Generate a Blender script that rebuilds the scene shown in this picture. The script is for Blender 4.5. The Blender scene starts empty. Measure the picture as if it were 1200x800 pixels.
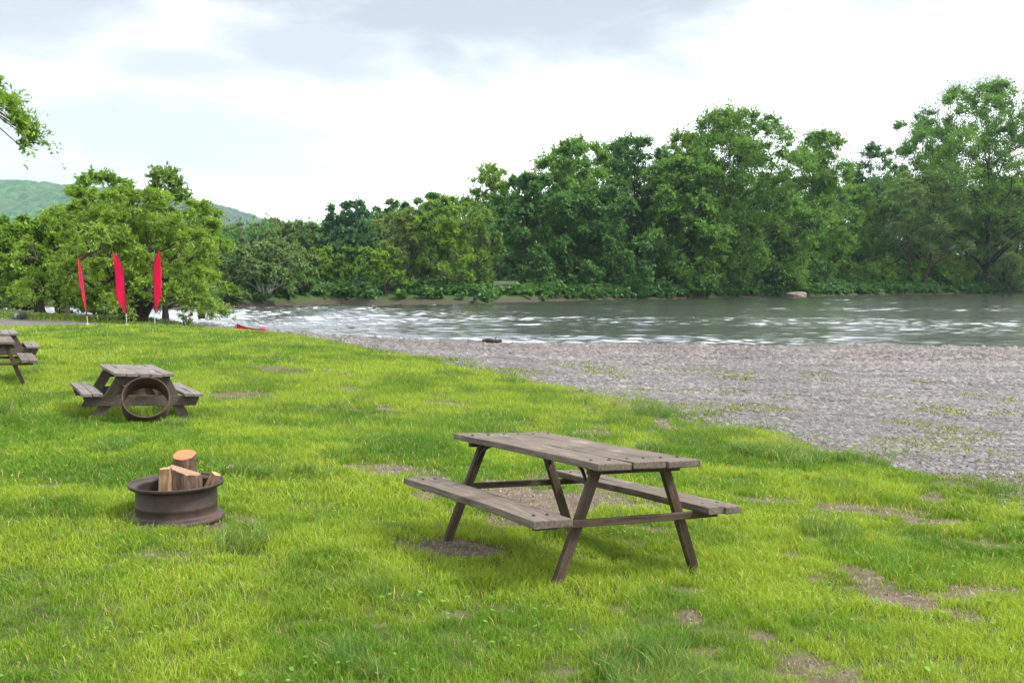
import bpy, bmesh, math, random
import numpy as np
from mathutils import Vector, Matrix, Euler

R = math.radians
S = bpy.context.scene
COL = S.collection
rng = np.random.default_rng(11)
random.seed(5)

# ------------------------------------------------------------------ camera
F, HOR, CAMZ = 1150.0, 323.0, 1.65          # focal length and horizon in the photograph's 1200 px frame
cam_d = bpy.data.cameras.new('camera'); cam = bpy.data.objects.new('camera', cam_d); COL.objects.link(cam)
cam_d.sensor_width = 36; cam_d.lens = 36 * F / 1200; cam_d.clip_start = 0.05; cam_d.clip_end = 9000
PITCH = math.atan((400 - HOR) / F)
cam.location = (0, 0, CAMZ); cam.rotation_euler = (math.pi / 2 - PITCH, 0, 0)
S.camera = cam

# ------------------------------------------------------------------ numpy noise
def _h(ix, iy, seed):
    n = (ix.astype(np.int64) * 374761393 + iy.astype(np.int64) * 668265263 + seed * 1442695041) & 0xFFFFFFFF
    n = ((n ^ (n >> 13)) * 1274126177) & 0xFFFFFFFF
    n = n ^ (n >> 16)
    return (n & 0xFFFF) / 65535.0
def vnoise(x, y, seed=0):
    ix = np.floor(x); iy = np.floor(y); fx = x - ix; fy = y - iy
    fx = fx * fx * (3 - 2 * fx); fy = fy * fy * (3 - 2 * fy)
    a = _h(ix, iy, seed); b = _h(ix + 1, iy, seed); c = _h(ix, iy + 1, seed); d = _h(ix + 1, iy + 1, seed)
    return (a + (b - a) * fx) * (1 - fy) + (c + (d - c) * fx) * fy
def fbm(x, y, seed=0, o=4):
    s = 0; a = .5; t = 0
    for i in range(o):
        s = s + a * vnoise(x, y, seed + i * 7); t += a; a *= .5; x = x * 2.03 + 3.1; y = y * 2.03 + 1.7
    return s / t
def sstep(a, b, x):
    t = np.clip((x - a) / (b - a), 0, 1); return t * t * (3 - 2 * t)

# ------------------------------------------------------------------ terrain
WATER = -1.2
_ynx = np.array([-400, -200, -80, -40, -20, -13.6, -5.7, 1.4, 20, 40, 80, 200, 500.])
_yny = np.array([180, 110, 86, 74, 60, 52, 44, 41, 39, 37.5, 34, 20, -10.])
_yfx = np.array([-400, -200, -60, -40, -28, -21, -17, -14, -3.4, 3.8, 15.5, 28, 49.5, 83.5, 130, 200, 500.])
_yfy = np.array([210, 135, 95, 87, 82.5, 93, 100, 96, 99, 109, 119, 128.5, 142.5, 160, 185, 220, 330.])
def y_near(x): return np.interp(x, _ynx, _yny) + 1.4 * (vnoise(x * .35, x * 0, 3) - .5)
def y_far(x): return np.interp(x, _yfx, _yfy) + 1.6 * (vnoise(x * .3, x * 0 + 5, 4) - .5)
def x_lawn(y): return np.interp(y, [-40, 0, 5, 9.4, 10.7, 13.8, 20.4, 30, 35, 38, 42], [14, 6.8, 5.5, 4.9, 4.65, 3.6, .7, -4.8, -7.8, -10.4, -16])
def y_lawn(x): return np.interp(x, [-80, -30, -17, -14, -10], [32, 32.5, 34.5, 37.5, 39])
CT = np.array([
 (0,0,0),(-3,3.5,.02),(3,3,-.06),(0,3.5,-.06),(6,0,-.2),(-8,0,.1),(0,-10,.1),(10,-10,-.4),(-10,-10,.2),
 (-.48,6.86,-.238),(.47,7.39,-.30),(.226,5.58,-.168),(1.18,6.11,-.232),
 (-2.4,7.1,-.03),(-4.6,12.2,-.14),(-7,8,.05),(-8.5,16,-.12),(-14,22,-.1),(-17,33,-.12),(-14,39,-.33),(-10.7,37,-.4),(-7.8,35,-.45),
 (-4.8,30,-.5),(.7,20.4,-.6),(3.6,13.8,-.6),(4.65,10.7,-.55),(4.9,9.4,-.5),(6.5,4,-.5),(-2,20,-.42),(-4,25,-.42),(0,13,-.46),(2.6,9,-.4),
 (2,30,-.95),(8,20,-.85),(14,28,-1.0),(10,12,-.75),(16,12,-.9),(-4,38,-.9),(24,20,-1.0),(30,30,-1.1),
 (-20,45,-.3),(-12,45,-1.04),(-9.3,41,-.88),(-16,50,-1.08),(-11.2,42.5,-.78),(-14.5,44.5,-.82),(-26,52,-.35),(-40,55,-.2),(-40,35,0),(-40,15,.1),(-40,-10,.2),(20,-10,-.7),(-17,47,-.45)], float)
def _tps(d2): return np.where(d2 > 1e-9, .5 * d2 * np.log(np.maximum(d2, 1e-9)), 0)
_A = _tps(((CT[:, None, :2] - CT[None, :, :2]) ** 2).sum(-1)) + np.eye(len(CT)) * .15
_P = np.c_[np.ones(len(CT)), CT[:, :2]]
_M = np.block([[_A, _P], [_P.T, np.zeros((3, 3))]])
_W = np.linalg.solve(_M, np.r_[CT[:, 2], 0, 0, 0])
def ground(x, y, fine=True):
    x = np.atleast_1d(np.asarray(x, float)); y = np.atleast_1d(np.asarray(y, float))
    yn = y_near(x); yf = y_far(x)
    z = np.zeros_like(x)
    m = y < yn
    if m.any():
        xc = np.clip(x[m], -45, 30); yc = np.clip(y[m], -12, 58)
        out = np.empty(len(xc))
        for i in range(0, len(xc), 40000):
            a = xc[i:i+40000]; b = yc[i:i+40000]
            d2 = (a[:, None] - CT[None, :, 0]) ** 2 + (b[:, None] - CT[None, :, 1]) ** 2
            out[i:i+40000] = _tps(d2) @ _W[:len(CT)] + _W[-3] + _W[-2] * a + _W[-1] * b
        out = np.clip(out, -1.12, .35)
        t = sstep(0, 1, (yn[m] - y[m]) / 6)
        z[m] = WATER + (out - WATER) * t
        if fine:
            xm, ym = x[m], y[m]
            gv = sstep(.3, -.5, x_lawn(ym) - xm)
            z[m] += ((fbm(xm * .9, ym * .9, 21, 3) - .5) * .06 * (1 - gv) + (fbm(xm * .5, ym * .9, 22, 3) - .5) * .16 * gv) * np.minimum(1, t * 1.5)
    m = (y >= yn) & (y <= yf)
    z[m] = WATER - np.minimum(1.2, np.minimum(y[m] - yn[m], yf[m] - y[m]) * .09)
    m = y > yf
    d = y[m] - yf[m]
    z[m] = WATER + .75 * (1 - np.exp(-d / 1.2)) + 1.0 * (1 - np.exp(-d / 14)) + (fbm(x[m] * .15, y[m] * .15, 9, 3) - .5) * np.minimum(d * .2, .8)
    return z
def gz(x, y): return float(ground(x, y)[0])
def at(px, D): return (px - 600) * D / F
def hit(px, py, D0=3., D1=160.):
    """where the line of sight through a point of the photograph meets the ground"""
    D = np.exp(np.linspace(math.log(D0), math.log(D1), 1500)); x = at(px, D)
    zr = CAMZ - (py - HOR) / F * D
    k = np.nonzero(zr <= ground(x, D, False))[0]
    k = k[0] if len(k) else -1
    return float(x[k]), float(D[k])

# bare patches of the lawn: centre and half-size in metres, from where the photograph shows them
PATCH = []
for (px, py, rx, ry, st) in [(640, 590, 125, 26, 1), (585, 575, 70, 14, 1), (545, 650, 62, 11, 1.1), (340, 434, 52, 4.5, .9), (275, 464, 36, 4, .9), (445, 553, 55, 9, .8), (455, 556, 25, 8, .9),
    (28, 575, 32, 4, .9), (1060, 712, 38, 14, 1), (1150, 553, 75, 16, 1.1), (1010, 600, 60, 9, .8), (290, 616, 34, 7, .9), (800, 700, 30, 8, .8), (815, 735, 22, 12, .9),
    (1155, 738, 24, 18, .9), (530, 729, 20, 6, .8), (900, 757, 20, 9, .8), (815, 776, 45, 8, .8), (690, 797, 70, 8, .9), (1110, 616, 40, 6, .9), (1178, 643, 40, 7, .9), (1060, 540, 50, 6, .9),
    (400, 455, 30, 3, .7), (520, 472, 26, 3, .7), (208, 613, 76, 14, 1.0), (440, 740, 26, 6, .7), (960, 640, 30, 6, .7), (905, 590, 40, 6, .7), (745, 640, 30, 6, .5), (960, 680, 24, 6, .6), (700, 508, 22, 3, .8), (950, 560, 36, 5, .7)]:
    x, y = hit(px, py); d = y / F
    PATCH.append((x, y, rx * d, max(ry * d * y / (CAMZ + .2), .06), st))
def lawn_in(x, y):
    """>0 inside the lawn, metres"""
    e = (fbm(x * .8, y * .8, 31, 4) - .5) * 1.3
    return np.minimum((x_lawn(y) - x) * .8, (y_lawn(x) - y) * .7) + e
def bare(x, y):
    b = np.zeros_like(x)
    wob = (fbm(x * 2.6, y * 2.0, 41, 5) - .5) * 2.3
    for (cx, cy, a, c, st) in PATCH:
        d = np.sqrt(((x - cx) / a) ** 2 + ((y - cy) / c) ** 2) + wob
        b = np.maximum(b, sstep(1.25, .45, d) * st)
    n = fbm(x * 1.5, y * 1.2, 51, 5) + .09 * sstep(0, 5, x) - .045
    b = np.maximum(b, sstep(.675, .77, n) * .9)
    return np.clip(b, 0, 1)

# ------------------------------------------------------------------ mesh helpers
def raw_mesh(name, verts, groups, attrs=None, smooth=False):
    """groups: list of (n,k) index arrays with k = 3 or 4; attrs: {name: per-face float or rgb}"""
    me = bpy.data.meshes.new(name)
    verts = np.asarray(verts, np.float32)
    groups = [np.asarray(g, np.int32) for g in groups if len(g)]
    me.vertices.add(len(verts)); me.vertices.foreach_set('co', verts.ravel())
    tot = np.concatenate([np.full(len(g), g.shape[1], np.int32) for g in groups])
    loops = np.concatenate([g.ravel() for g in groups])
    me.loops.add(len(loops)); me.loops.foreach_set('vertex_index', loops)
    me.polygons.add(len(tot))
    st = np.zeros(len(tot), np.int32); st[1:] = np.cumsum(tot)[:-1]
    me.polygons.foreach_set('loop_start', st); me.polygons.foreach_set('loop_total', tot)
    me.update(calc_edges=True)
    me.polygons.foreach_set('use_smooth', np.full(len(tot), smooth, bool))
    for k, (dom, v) in (attrs or {}).items():
        v = np.asarray(v, np.float32)
        if v.ndim == 1:
            a = me.attributes.new(k, 'FLOAT', dom); a.data.foreach_set('value', v)
        else:
            a = me.attributes.new(k, 'FLOAT_COLOR', dom)
            if v.shape[1] == 3: v = np.c_[v, np.ones(len(v), np.float32)]
            a.data.foreach_set('color', v.ravel())
    me.update()
    return me
def link(name, me, mat=None, parent=None):
    o = bpy.data.objects.new(name, me); COL.objects.link(o)
    if mat is not None: me.materials.append(mat)
    if parent is not None: o.parent = parent
    return o
def tag(o, label=None, cat=None, group=None, kind=None):
    if label: o['label'] = label
    if cat: o['category'] = cat
    if group: o['group'] = group
    if kind: o['kind'] = kind
    return o
def empty(name, loc=(0, 0, 0), rot=(0, 0, 0)):
    o = bpy.data.objects.new(name, None); COL.objects.link(o); o.location = loc; o.rotation_euler = rot; o.empty_display_size = .2
    return o
def bm_obj(name, bm, mat, parent=None, smooth=False):
    me = bpy.data.meshes.new(name); bmesh.ops.recalc_face_normals(bm, faces=bm.faces); bm.to_mesh(me); bm.free()
    if smooth: me.polygons.foreach_set('use_smooth', np.full(len(me.polygons), True, bool))
    return link(name, me, mat, parent)
def add_board(bm, L, W, T, M=Matrix(), bev=.005, cuts=8, warp=.002, seed=0, splits=()):
    """a sawn board lying along X, its edges worn, with a little warp"""
    rr = random.Random(seed); tmp = bmesh.new()
    bmesh.ops.create_cube(tmp, size=1)
    for v in tmp.verts: v.co = Vector((v.co.x * L, v.co.y * W, v.co.z * T))
    bmesh.ops.bevel(tmp, geom=list(tmp.edges), offset=bev, segments=2, profile=.6, affect='EDGES')
    long_e = [e for e in tmp.edges if abs(e.verts[0].co.x - e.verts[1].co.x) > L * .5]
    if cuts: bmesh.ops.subdivide_edges(tmp, edges=long_e, cuts=cuts)
    ph = [rr.uniform(0, 6.28) for _ in range(4)]
    for v in tmp.verts:
        x = v.co.x / L * 6.28
        v.co.z += warp * math.sin(x + ph[0]) + warp * .5 * math.sin(2.3 * x + ph[1]) + v.co.y / W * warp * 1.2 * math.sin(x * .6 + ph[2])
        v.co.y += warp * .6 * math.sin(1.7 * x + ph[3])
        v.co.x += rr.uniform(-1, 1) * warp * .6
        v.co = M @ v.co
    me = bpy.data.meshes.new('tmp'); tmp.to_mesh(me); tmp.free(); bm.from_mesh(me); bpy.data.meshes.remove(me)
def tube_arrays(pts, rad, n=6):
    pts = np.asarray(pts, float); rad = np.asarray(rad, float); m = len(pts)
    tg = np.gradient(pts, axis=0); tg /= np.linalg.norm(tg, axis=1)[:, None] + 1e-9
    ref = np.array([1., 0, 0]) if abs(tg[0, 2]) > .7 else np.array([0, 0, 1.])
    u = np.cross(tg, ref); u /= np.linalg.norm(u, axis=1)[:, None] + 1e-9
    w = np.cross(tg, u)
    a = np.arange(n) / n * 2 * np.pi
    V = pts[:, None, :] + rad[:, None, None] * (np.cos(a)[None, :, None] * u[:, None, :] + np.sin(a)[None, :, None] * w[:, None, :])
    V = V.reshape(-1, 3)
    i = np.arange(m - 1)[:, None] * n; j = np.arange(n)[None, :]; k = (np.arange(n)[None, :] + 1) % n
    Q = np.stack([i + j, i + k, i + n + k, i + n + j], -1).reshape(-1, 4)
    return V, Q
class Tubes:
    def __init__(s): s.V = []; s.Q = []; s.n = 0
    def add(s, pts, rad, n=6):
        V, Q = tube_arrays(pts, rad, n); s.V.append(V); s.Q.append(Q + s.n); s.n += len(V)
    def mesh(s, name): return raw_mesh(name, np.concatenate(s.V), [np.concatenate(s.Q)], smooth=True)
def lathe(profile, n=64):
    p = np.asarray(profile, float); m = len(p); a = np.arange(n) / n * 2 * np.pi
    V = np.stack([p[:, None, 0] * np.cos(a), p[:, None, 0] * np.sin(a), np.repeat(p[:, None, 1], n, 1)], -1).reshape(-1, 3)
    i = np.arange(m - 1)[:, None] * n; j = np.arange(n)[None, :]; k = (j + 1) % n
    return V, np.stack([i + j, i + k, i + n + k, i + n + j], -1).reshape(-1, 4)

# ------------------------------------------------------------------ materials
class NT:
    def __init__(s, name):
        s.m = bpy.data.materials.new(name); s.m.use_nodes = True; s.t = s.m.node_tree; s.t.nodes.clear()
        s.out = s.t.nodes.new('ShaderNodeOutputMaterial')
    def n(s, typ, inp=None, **kw):
        nd = s.t.nodes.new('ShaderNode' + typ)
        for k, v in kw.items(): setattr(nd, k, v)
        for k, v in (inp or {}).items(): s.set(nd, k, v)
        return nd
    def set(s, nd, k, v):
        if isinstance(v, bpy.types.NodeSocket): s.t.links.new(v, nd.inputs[k])
        elif isinstance(v, bpy.types.Node): s.t.links.new(v.outputs[0], nd.inputs[k])
        else: nd.inputs[k].default_value = v
    def math(s, op, a, b=0., c=None, clamp=False):
        nd = s.n('Math', operation=op, use_clamp=clamp); s.set(nd, 0, a); s.set(nd, 1, b)
        if c is not None: s.set(nd, 2, c)
        return nd.outputs[0]
    def mix(s, f, a, b, blend='MIX'):
        nd = s.n('Mix', data_type='RGBA', blend_type=blend)
        s.set(nd, 0, f); s.set(nd, 6, a); s.set(nd, 7, b); return nd.outputs[2]
    def noise(s, vec, scale, detail=4, rough=.55, dim='3D', dist=0):
        nd = s.n('TexNoise', {'Scale': scale, 'Detail': detail, 'Roughness': rough, 'Distortion': dist}); s.set(nd, 'Vector', vec); return nd.outputs['Fac']
    def ramp(s, f, stops):
        nd = s.n('ValToRGB'); cr = nd.color_ramp
        while len(cr.elements) < len(stops): cr.elements.new(.5)
        for e, (p, c) in zip(cr.elements, stops): e.position = p; e.color = tuple(c) + (1,) if len(c) == 3 else c
        s.set(nd, 0, f); return nd.outputs[0]
    def rng(s, f, a, b, c=0., d=1.):
        nd = s.n('MapRange', {1: a, 2: b, 3: c, 4: d}, clamp=True, interpolation_type='SMOOTHSTEP'); s.set(nd, 0, f); return nd.outputs[0]
    def map(s, vec, scale=(1, 1, 1), loc=(0, 0, 0)):
        nd = s.n('Mapping'); nd.inputs['Scale'].default_value = scale; nd.inputs['Location'].default_value = loc; s.set(nd, 0, vec); return nd.outputs[0]
    def surf(s, sh): s.t.links.new(sh.outputs[0] if isinstance(sh, bpy.types.Node) else sh, s.out.inputs['Surface']); return s.m
def C4(c): return tuple(c) + (1.,)

def wood_mat(name, dark, mid, light, moss=0., rough=.85, stain=.8):
    t = NT(name); co = t.n('TexCoord').outputs['Object']
    g = t.noise(t.map(co, (1.4, 26, 26)), 2.2, 6, .65, dist=.6)
    g2 = t.noise(t.map(co, (3, 90, 90)), 2.0, 3, .6)
    b = t.noise(co, 3.2, 5, .6)
    c = t.ramp(g, [(.30, dark), (.5, mid), (.72, light)])
    c = t.mix(t.rng(g2, .42, .62, .35, 0.), c, C4([x * .35 for x in dark]))
    c = t.mix(t.math('MULTIPLY', t.rng(b, .5, .72), stain), c, C4([x * .6 for x in dark]))
    c = t.mix(t.rng(t.noise(t.map(co, (1, 2.2, 2.2)), 2.1, 5, .65), .54, .74, 0., .6), c, C4([min(1, x * 1.5) for x in light]))
    if moss: c = t.mix(t.math('MULTIPLY', t.rng(t.noise(co, 9, 5, .7), .55, .75), moss), c, C4((.07, .09, .035)))
    k = t.n('TexVoronoi', {'Vector': t.map(co, (1, 3.2, 3.2)), 'Scale': 4.2}).outputs['Distance']
    c = t.mix(t.rng(k, .10, .02, 0., .75), c, C4([x * .3 for x in dark]))
    h = t.math('ADD', t.math('MULTIPLY', g, .6), t.math('MULTIPLY', g2, .6))
    bp = t.n('Bump', {'Strength': .55, 'Distance': .004, 'Height': h})
    p = t.n('BsdfPrincipled', {'Base Color': c, 'Roughness': rough, 'Normal': bp}); p.inputs['Specular IOR Level'].default_value = .35
    return t.surf(p)
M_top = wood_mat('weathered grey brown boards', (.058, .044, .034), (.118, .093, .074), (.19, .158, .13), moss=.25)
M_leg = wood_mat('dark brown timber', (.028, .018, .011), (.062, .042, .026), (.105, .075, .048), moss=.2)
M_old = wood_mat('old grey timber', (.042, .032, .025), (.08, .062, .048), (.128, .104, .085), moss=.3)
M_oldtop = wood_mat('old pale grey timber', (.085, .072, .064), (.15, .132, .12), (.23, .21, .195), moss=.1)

def metal_rust(name, a, b, c, rough=.62):
    t = NT(name); co = t.n('TexCoord').outputs['Object']
    n = t.noise(co, 5, 7, .68); n2 = t.noise(t.map(co, (1, 1, .25)), 16, 5, .6); n3 = t.noise(co, 90, 3, .6)
    col = t.ramp(n, [(.34, a), (.52, b), (.70, c)])
    col = t.mix(t.rng(n2, .5, .72, 0., .6), col, C4([x * .45 for x in a]))
    col = t.mix(t.rng(n3, .5, .75, 0., .35), col, C4(c))
    bp = t.n('Bump', {'Strength': .35, 'Distance': .003, 'Height': t.math('ADD', n3, n)})
    p = t.n('BsdfPrincipled', {'Base Color': col, 'Roughness': t.rng(n, .3, .7, rough - .17, rough + .15), 'Normal': bp, 'Metallic': .25})
    return t.surf(p)
M_rust = metal_rust('sooty rusted steel', (.014, .011, .010), (.032, .021, .017), (.075, .042, .03))
M_rust2 = metal_rust('brown rusted steel', (.026, .014, .011), (.055, .029, .022), (.10, .052, .038), .75)
def simple(name, col, rough=.6, metallic=0., var=.2, scale=20., bump=0.):
    t = NT(name); co = t.n('TexCoord').outputs['Object']; n = t.noise(co, scale, 5, .6)
    c = t.mix(t.rng(n, .3, .7), C4([x * (1 - var) for x in col]), C4([min(1, x * (1 + var)) for x in col]))
    p = t.n('BsdfPrincipled', {'Base Color': c, 'Roughness': rough, 'Metallic': metallic})
    if bump: t.set(p, 'Normal', t.n('Bump', {'Strength': bump, 'Distance': .01, 'Height': n}))
    return t.surf(p)
M_iron = simple('black iron strap', (.02, .019, .018), .55, .5)
M_white = simple('white painted pole', (.42, .42, .41), .4)
M_black = simple('black pole sleeve', (.015, .015, .015), .5)
M_red = simple('red canoe hull plastic', (.42, .018, .03), .35, 0, .15, 6)
M_dkred = simple('dark red canoe lining', (.16, .015, .02), .6)
M_dark = simple('dark blue grey hull plastic', (.02, .026, .03), .4)
M_grey = simple('pale grey hull plastic', (.30, .33, .36), .5)
M_ash = simple('ash and charcoal', (.06, .057, .055), .95, 0, .6, 40, .6)
M_rock = simple('pinkish brown stone', (.20, .155, .135), .85, 0, .4, 6, .5)
def cloth_mat():
    t = NT('pink red banner fabric'); co = t.n('TexCoord').outputs['Object']
    c = t.mix(t.noise(co, 3, 3), C4((.80, .012, .085)), C4((.90, .025, .12)))
    d = t.n('BsdfDiffuse', {'Color': c}); tr = t.n('BsdfTranslucent', {'Color': c})
    return t.surf(t.n('MixShader', {0: .45, 1: d, 2: tr}))
M_cloth = cloth_mat()
def bark_mat(name, a, b, scale=6.):
    t = NT(name); co = t.n('TexCoord').outputs['Object']
    n = t.noise(t.map(co, (1, 1, .22)), scale, 6, .65)
    p = t.n('BsdfPrincipled', {'Base Color': t.ramp(n, [(.35, a), (.65, b)]), 'Roughness': .9, 'Normal': t.n('Bump', {'Strength': .6, 'Distance': .03, 'Height': n})})
    p.inputs['Specular IOR Level'].default_value = .2
    return t.surf(p)
M_bark = bark_mat('dark bark', (.022, .017, .013), (.06, .047, .036))
M_bark2 = bark_mat('grey bark', (.08, .07, .06), (.19, .175, .155))
M_bark3 = bark_mat('pale bark', (.2, .19, .17), (.42, .41, .38))
M_logbark = bark_mat('firewood bark', (.045, .027, .018), (.16, .10, .068), 22.)
def split_mat(name, a, b):
    t = NT(name); co = t.n('TexCoord').outputs['Object']
    n = t.noise(t.map(co, (40, 40, 4)), 1.5, 5, .6); n2 = t.noise(co, 12, 4)
    c = t.mix(t.rng(n, .3, .7), C4(a), C4(b)); c = t.mix(t.rng(n2, .5, .8, 0, .4), c, C4([x * .5 for x in a]))
    return t.surf(t.n('BsdfPrincipled', {'Base Color': c, 'Roughness': .8, 'Normal': t.n('Bump', {'Strength': .5, 'Distance': .004, 'Height': n})}))
M_split = split_mat('pale split wood', (.26, .155, .07), (.46, .30, .155))
M_split2 = split_mat('orange cut wood', (.30, .095, .04), (.43, .155, .065))
M_split3 = split_mat('brown split wood', (.15, .085, .05), (.28, .17, .10))

def leaf_mat(name, col, var=.35, transl=.38, warm=(1.5, 1.35, .6)):
    """col: mid leaf colour; each leaf's own 'tint' (0..1) moves it between a deeper and a yellower green"""
    t = NT(name); a = t.n('Attribute', attribute_name='tint').outputs['Fac']
    lo = [col[0] * (1 - var * 1.1), col[1] * (1 - var), col[2] * (1 - var * .6)]
    hi = [min(1, col[0] * (1 + var * 1.5)), min(1, col[1] * (1 + var)), col[2] * (1 + var * .3)]
    c = t.ramp(a, [(0., lo), (.5, col), (1., hi)])
    wc = t.mix(1., c, C4(warm), 'MULTIPLY')
    p = t.n('BsdfPrincipled', {'Base Color': c, 'Roughness': .55}); p.inputs['Specular IOR Level'].default_value = .3
    tr = t.n('BsdfTranslucent', {'Color': wc})
    return t.surf(t.n('MixShader', {0: transl, 1: p, 2: tr}))
LEAF = {
 'maple':   leaf_mat('mid green leaves', (.090, .202, .032)),
 'deep':    leaf_mat('deep green leaves', (.058, .150, .035)),
 'fresh':   leaf_mat('fresh green leaves', (.135, .255, .030)),
 'willow':  leaf_mat('yellow green willow leaves', (.165, .275, .032), .25, .42, (1.2, 1.2, .7)),
 'olive':   leaf_mat('olive young leaves', (.118, .21, .04), .25, .38, (1.25, 1.25, .7)),
 'straw':   leaf_mat('yellowish young leaves', (.155, .235, .05), .2, .38, (1.2, 1.2, .8)),
 'grey':    leaf_mat('grey green willow leaves', (.115, .20, .068)),
 'blue':    leaf_mat('blue green leaves', (.055, .145, .06)),
 'pale':    leaf_mat('pale far leaves', (.13, .175, .06)),  # haze of the far trees put into the colour as paleness
 'bright':  leaf_mat('bright lime leaves', (.20, .27, .03)),
 'reed':    leaf_mat('light green riverside herbs', (.11, .19, .055)),
}
def grass_mat():
    t = NT('grass blades'); a = t.n('Attribute', attribute_name='col').outputs['Color']
    p = t.n('BsdfPrincipled', {'Base Color': a, 'Roughness': .5}); p.inputs['Specular IOR Level'].default_value = .25
    tr = t.n('BsdfTranslucent', {'Color': t.mix(1., a, C4((1.35, 1.25, .7)), 'MULTIPLY')})
    return t.surf(t.n('MixShader', {0: .4, 1: p, 2: tr}))
M_grass = grass_mat()
def stone_mat():
    t = NT('river pebbles'); a = t.n('Attribute', attribute_name='col').outputs['Color']; co = t.n('TexCoord').outputs['Object']
    n = t.noise(co, 60, 3)
    return t.surf(t.n('BsdfPrincipled', {'Base Color': t.mix(t.rng(n, .3, .7, 0, .35), a, C4((.09, .08, .08))), 'Roughness': .7}))
M_stone = stone_mat()

def ground_mat():
    t = NT('lawn, bare soil, river gravel and bank'); geo = t.n('NewGeometry').outputs['Position']
    w = t.n('Attribute', attribute_name='zone'); sep = t.n('SeparateColor', {0: w.outputs['Color']})
    lawn, cobble, far = sep.outputs[0], sep.outputs[1], sep.outputs[2]
    soilw = t.n('Attribute', attribute_name='soil').outputs['Fac']
    f1 = t.noise(geo, 40, 5, .7); f2 = t.noise(geo, 7, 5, .6); f3 = t.noise(geo, .8, 4)
    # bare soil
    soil = t.ramp(f2, [(.3, (.055, .040, .026)), (.55, (.105, .079, .055)), (.75, (.15, .118, .085))])
    soil = t.mix(t.rng(f1, .52, .7, 0, .6), soil, C4((.04, .029, .021)))
    # thatch under the grass
    th = t.ramp(f2, [(.3, (.03, .04, .010)), (.6, (.06, .085, .014)), (.8, (.11, .115, .03))])
    th = t.mix(t.rng(f1, .5, .72, 0, .7), th, C4((.05, .045, .02)))
    # gravel
    v = t.n('TexVoronoi', {'Vector': geo, 'Scale': 17., 'Randomness': 1.}); v2 = t.n('TexVoronoi', {'Vector': geo, 'Scale': 6.5})
    gr = t.n('SeparateColor', {0: v.outputs['Color']}).outputs[0]; gr2 = t.n('SeparateColor', {0: v2.outputs['Color']}).outputs[0]
    g1 = t.ramp(gr, [(0., (.05, .048, .049)), (.5, (.09, .087, .088)), (1., (.16, .155, .158))])
    g2 = t.ramp(gr2, [(0., (.045, .037, .035)), (.5, (.088, .076, .074)), (1., (.15, .14, .138))])
    g = t.mix(cobble, g1, g2)
    g = t.mix(t.rng(v.outputs['Distance'], .55, .95, 0., .75), g, C4((.06, .055, .055)))
    g = t.mix(t.rng(f3, .45, .65, 0., .35), g, C4((.16, .135, .12)))
    # far bank
    fb = t.ramp(f2, [(.3, (.02, .035, .012)), (.6, (.045, .075, .02)), (.8, (.075, .10, .03))])
    pz0 = 0; mud = t.ramp(f2, [(.3, (.03, .022, .018)), (.7, (.075, .056, .045))])
    pz = t.n('SeparateXYZ', {0: geo}).outputs[2]
    fb = t.mix(t.rng(t.math('ADD', pz, t.math('MULTIPLY', f3, .5)), -.72, -.45), mud, fb)
    c = t.mix(lawn, g, th); c = t.mix(soilw, c, soil); c = t.mix(far, c, fb)
    h = t.math('ADD', t.math('MULTIPLY', f1, .5), t.math('MULTIPLY', t.math('SUBTRACT', 1., v.outputs['Distance']), t.math('SUBTRACT', 1., lawn)))
    p = t.n('BsdfPrincipled', {'Base Color': c, 'Roughness': .9, 'Normal': t.n('Bump', {'Strength': .8, 'Distance': .025, 'Height': h})})
    p.inputs['Specular IOR Level'].default_value = .2
    return t.surf(p)
M_ground = ground_mat()

def water_mat():
    t = NT('river water'); geo = t.n('NewGeometry').outputs['Position']
    wind = t.noise(t.map(geo, (.045, .11, 1)), 1.0, 4, .55)
    n1 = t.noise(t.map(geo, (1.0, 1.5, 1)), 1.3, 5, .62, dist=.4); n2 = t.noise(t.map(geo, (.35, .6, 1)), .9, 3, .5)
    h = t.math('ADD', t.math('MULTIPLY', n1, .6), t.math('MULTIPLY', n2, .8))
    st = t.rng(wind, .36, .64, .35, 1.0)
    bp = t.n('Bump', {'Strength': st, 'Distance': WAVE, 'Height': h})
    up = t.n('CombineXYZ', {0: 0., 1: 0., 2: 1.}); fr = t.n('Fresnel', {'IOR': 1.333, 'Normal': up}).outputs[0]   # mean slope of the rippled sheet
    gl = t.n('BsdfGlossy', {'Color': C4((1, 1, 1)), 'Roughness': .14, 'Normal': bp}); df = t.n('BsdfDiffuse', {'Color': C4((.026, .032, .026))})
    return t.surf(t.n('MixShader', {0: fr, 1: df, 2: gl}))
WAVE = .04
M_water = water_mat()

def hill_mat():
    t = NT('wooded hillside'); geo = t.n('NewGeometry'); pos = geo.outputs['Position']
    n = t.noise(pos, .09, 6, .75); n2 = t.noise(pos, .008, 4, .6)
    c = t.ramp(n, [(.36, (.012, .040, .022)), (.5, (.036, .098, .042)), (.64, (.080, .165, .058))])  # bluish greens: some of the distance haze is put into the colour
    c = t.mix(t.rng(n2, .42, .62, 0., .55), c, C4((.05, .085, .04)))
    rock = t.n('Attribute', attribute_name='rock').outputs['Fac']
    rc = t.ramp(t.noise(t.map(pos, (1, 1, .5)), .05, 6, .75), [(.44, (.025, .06, .03)), (.58, (.05, .07, .05)), (.75, (.15, .145, .14))])
    c = t.mix(rock, c, rc)
    p = t.n('BsdfPrincipled', {'Base Color': c, 'Roughness': .95}); p.inputs['Specular IOR Level'].default_value = .1
    return t.surf(p)
M_hill = hill_mat()

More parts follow.
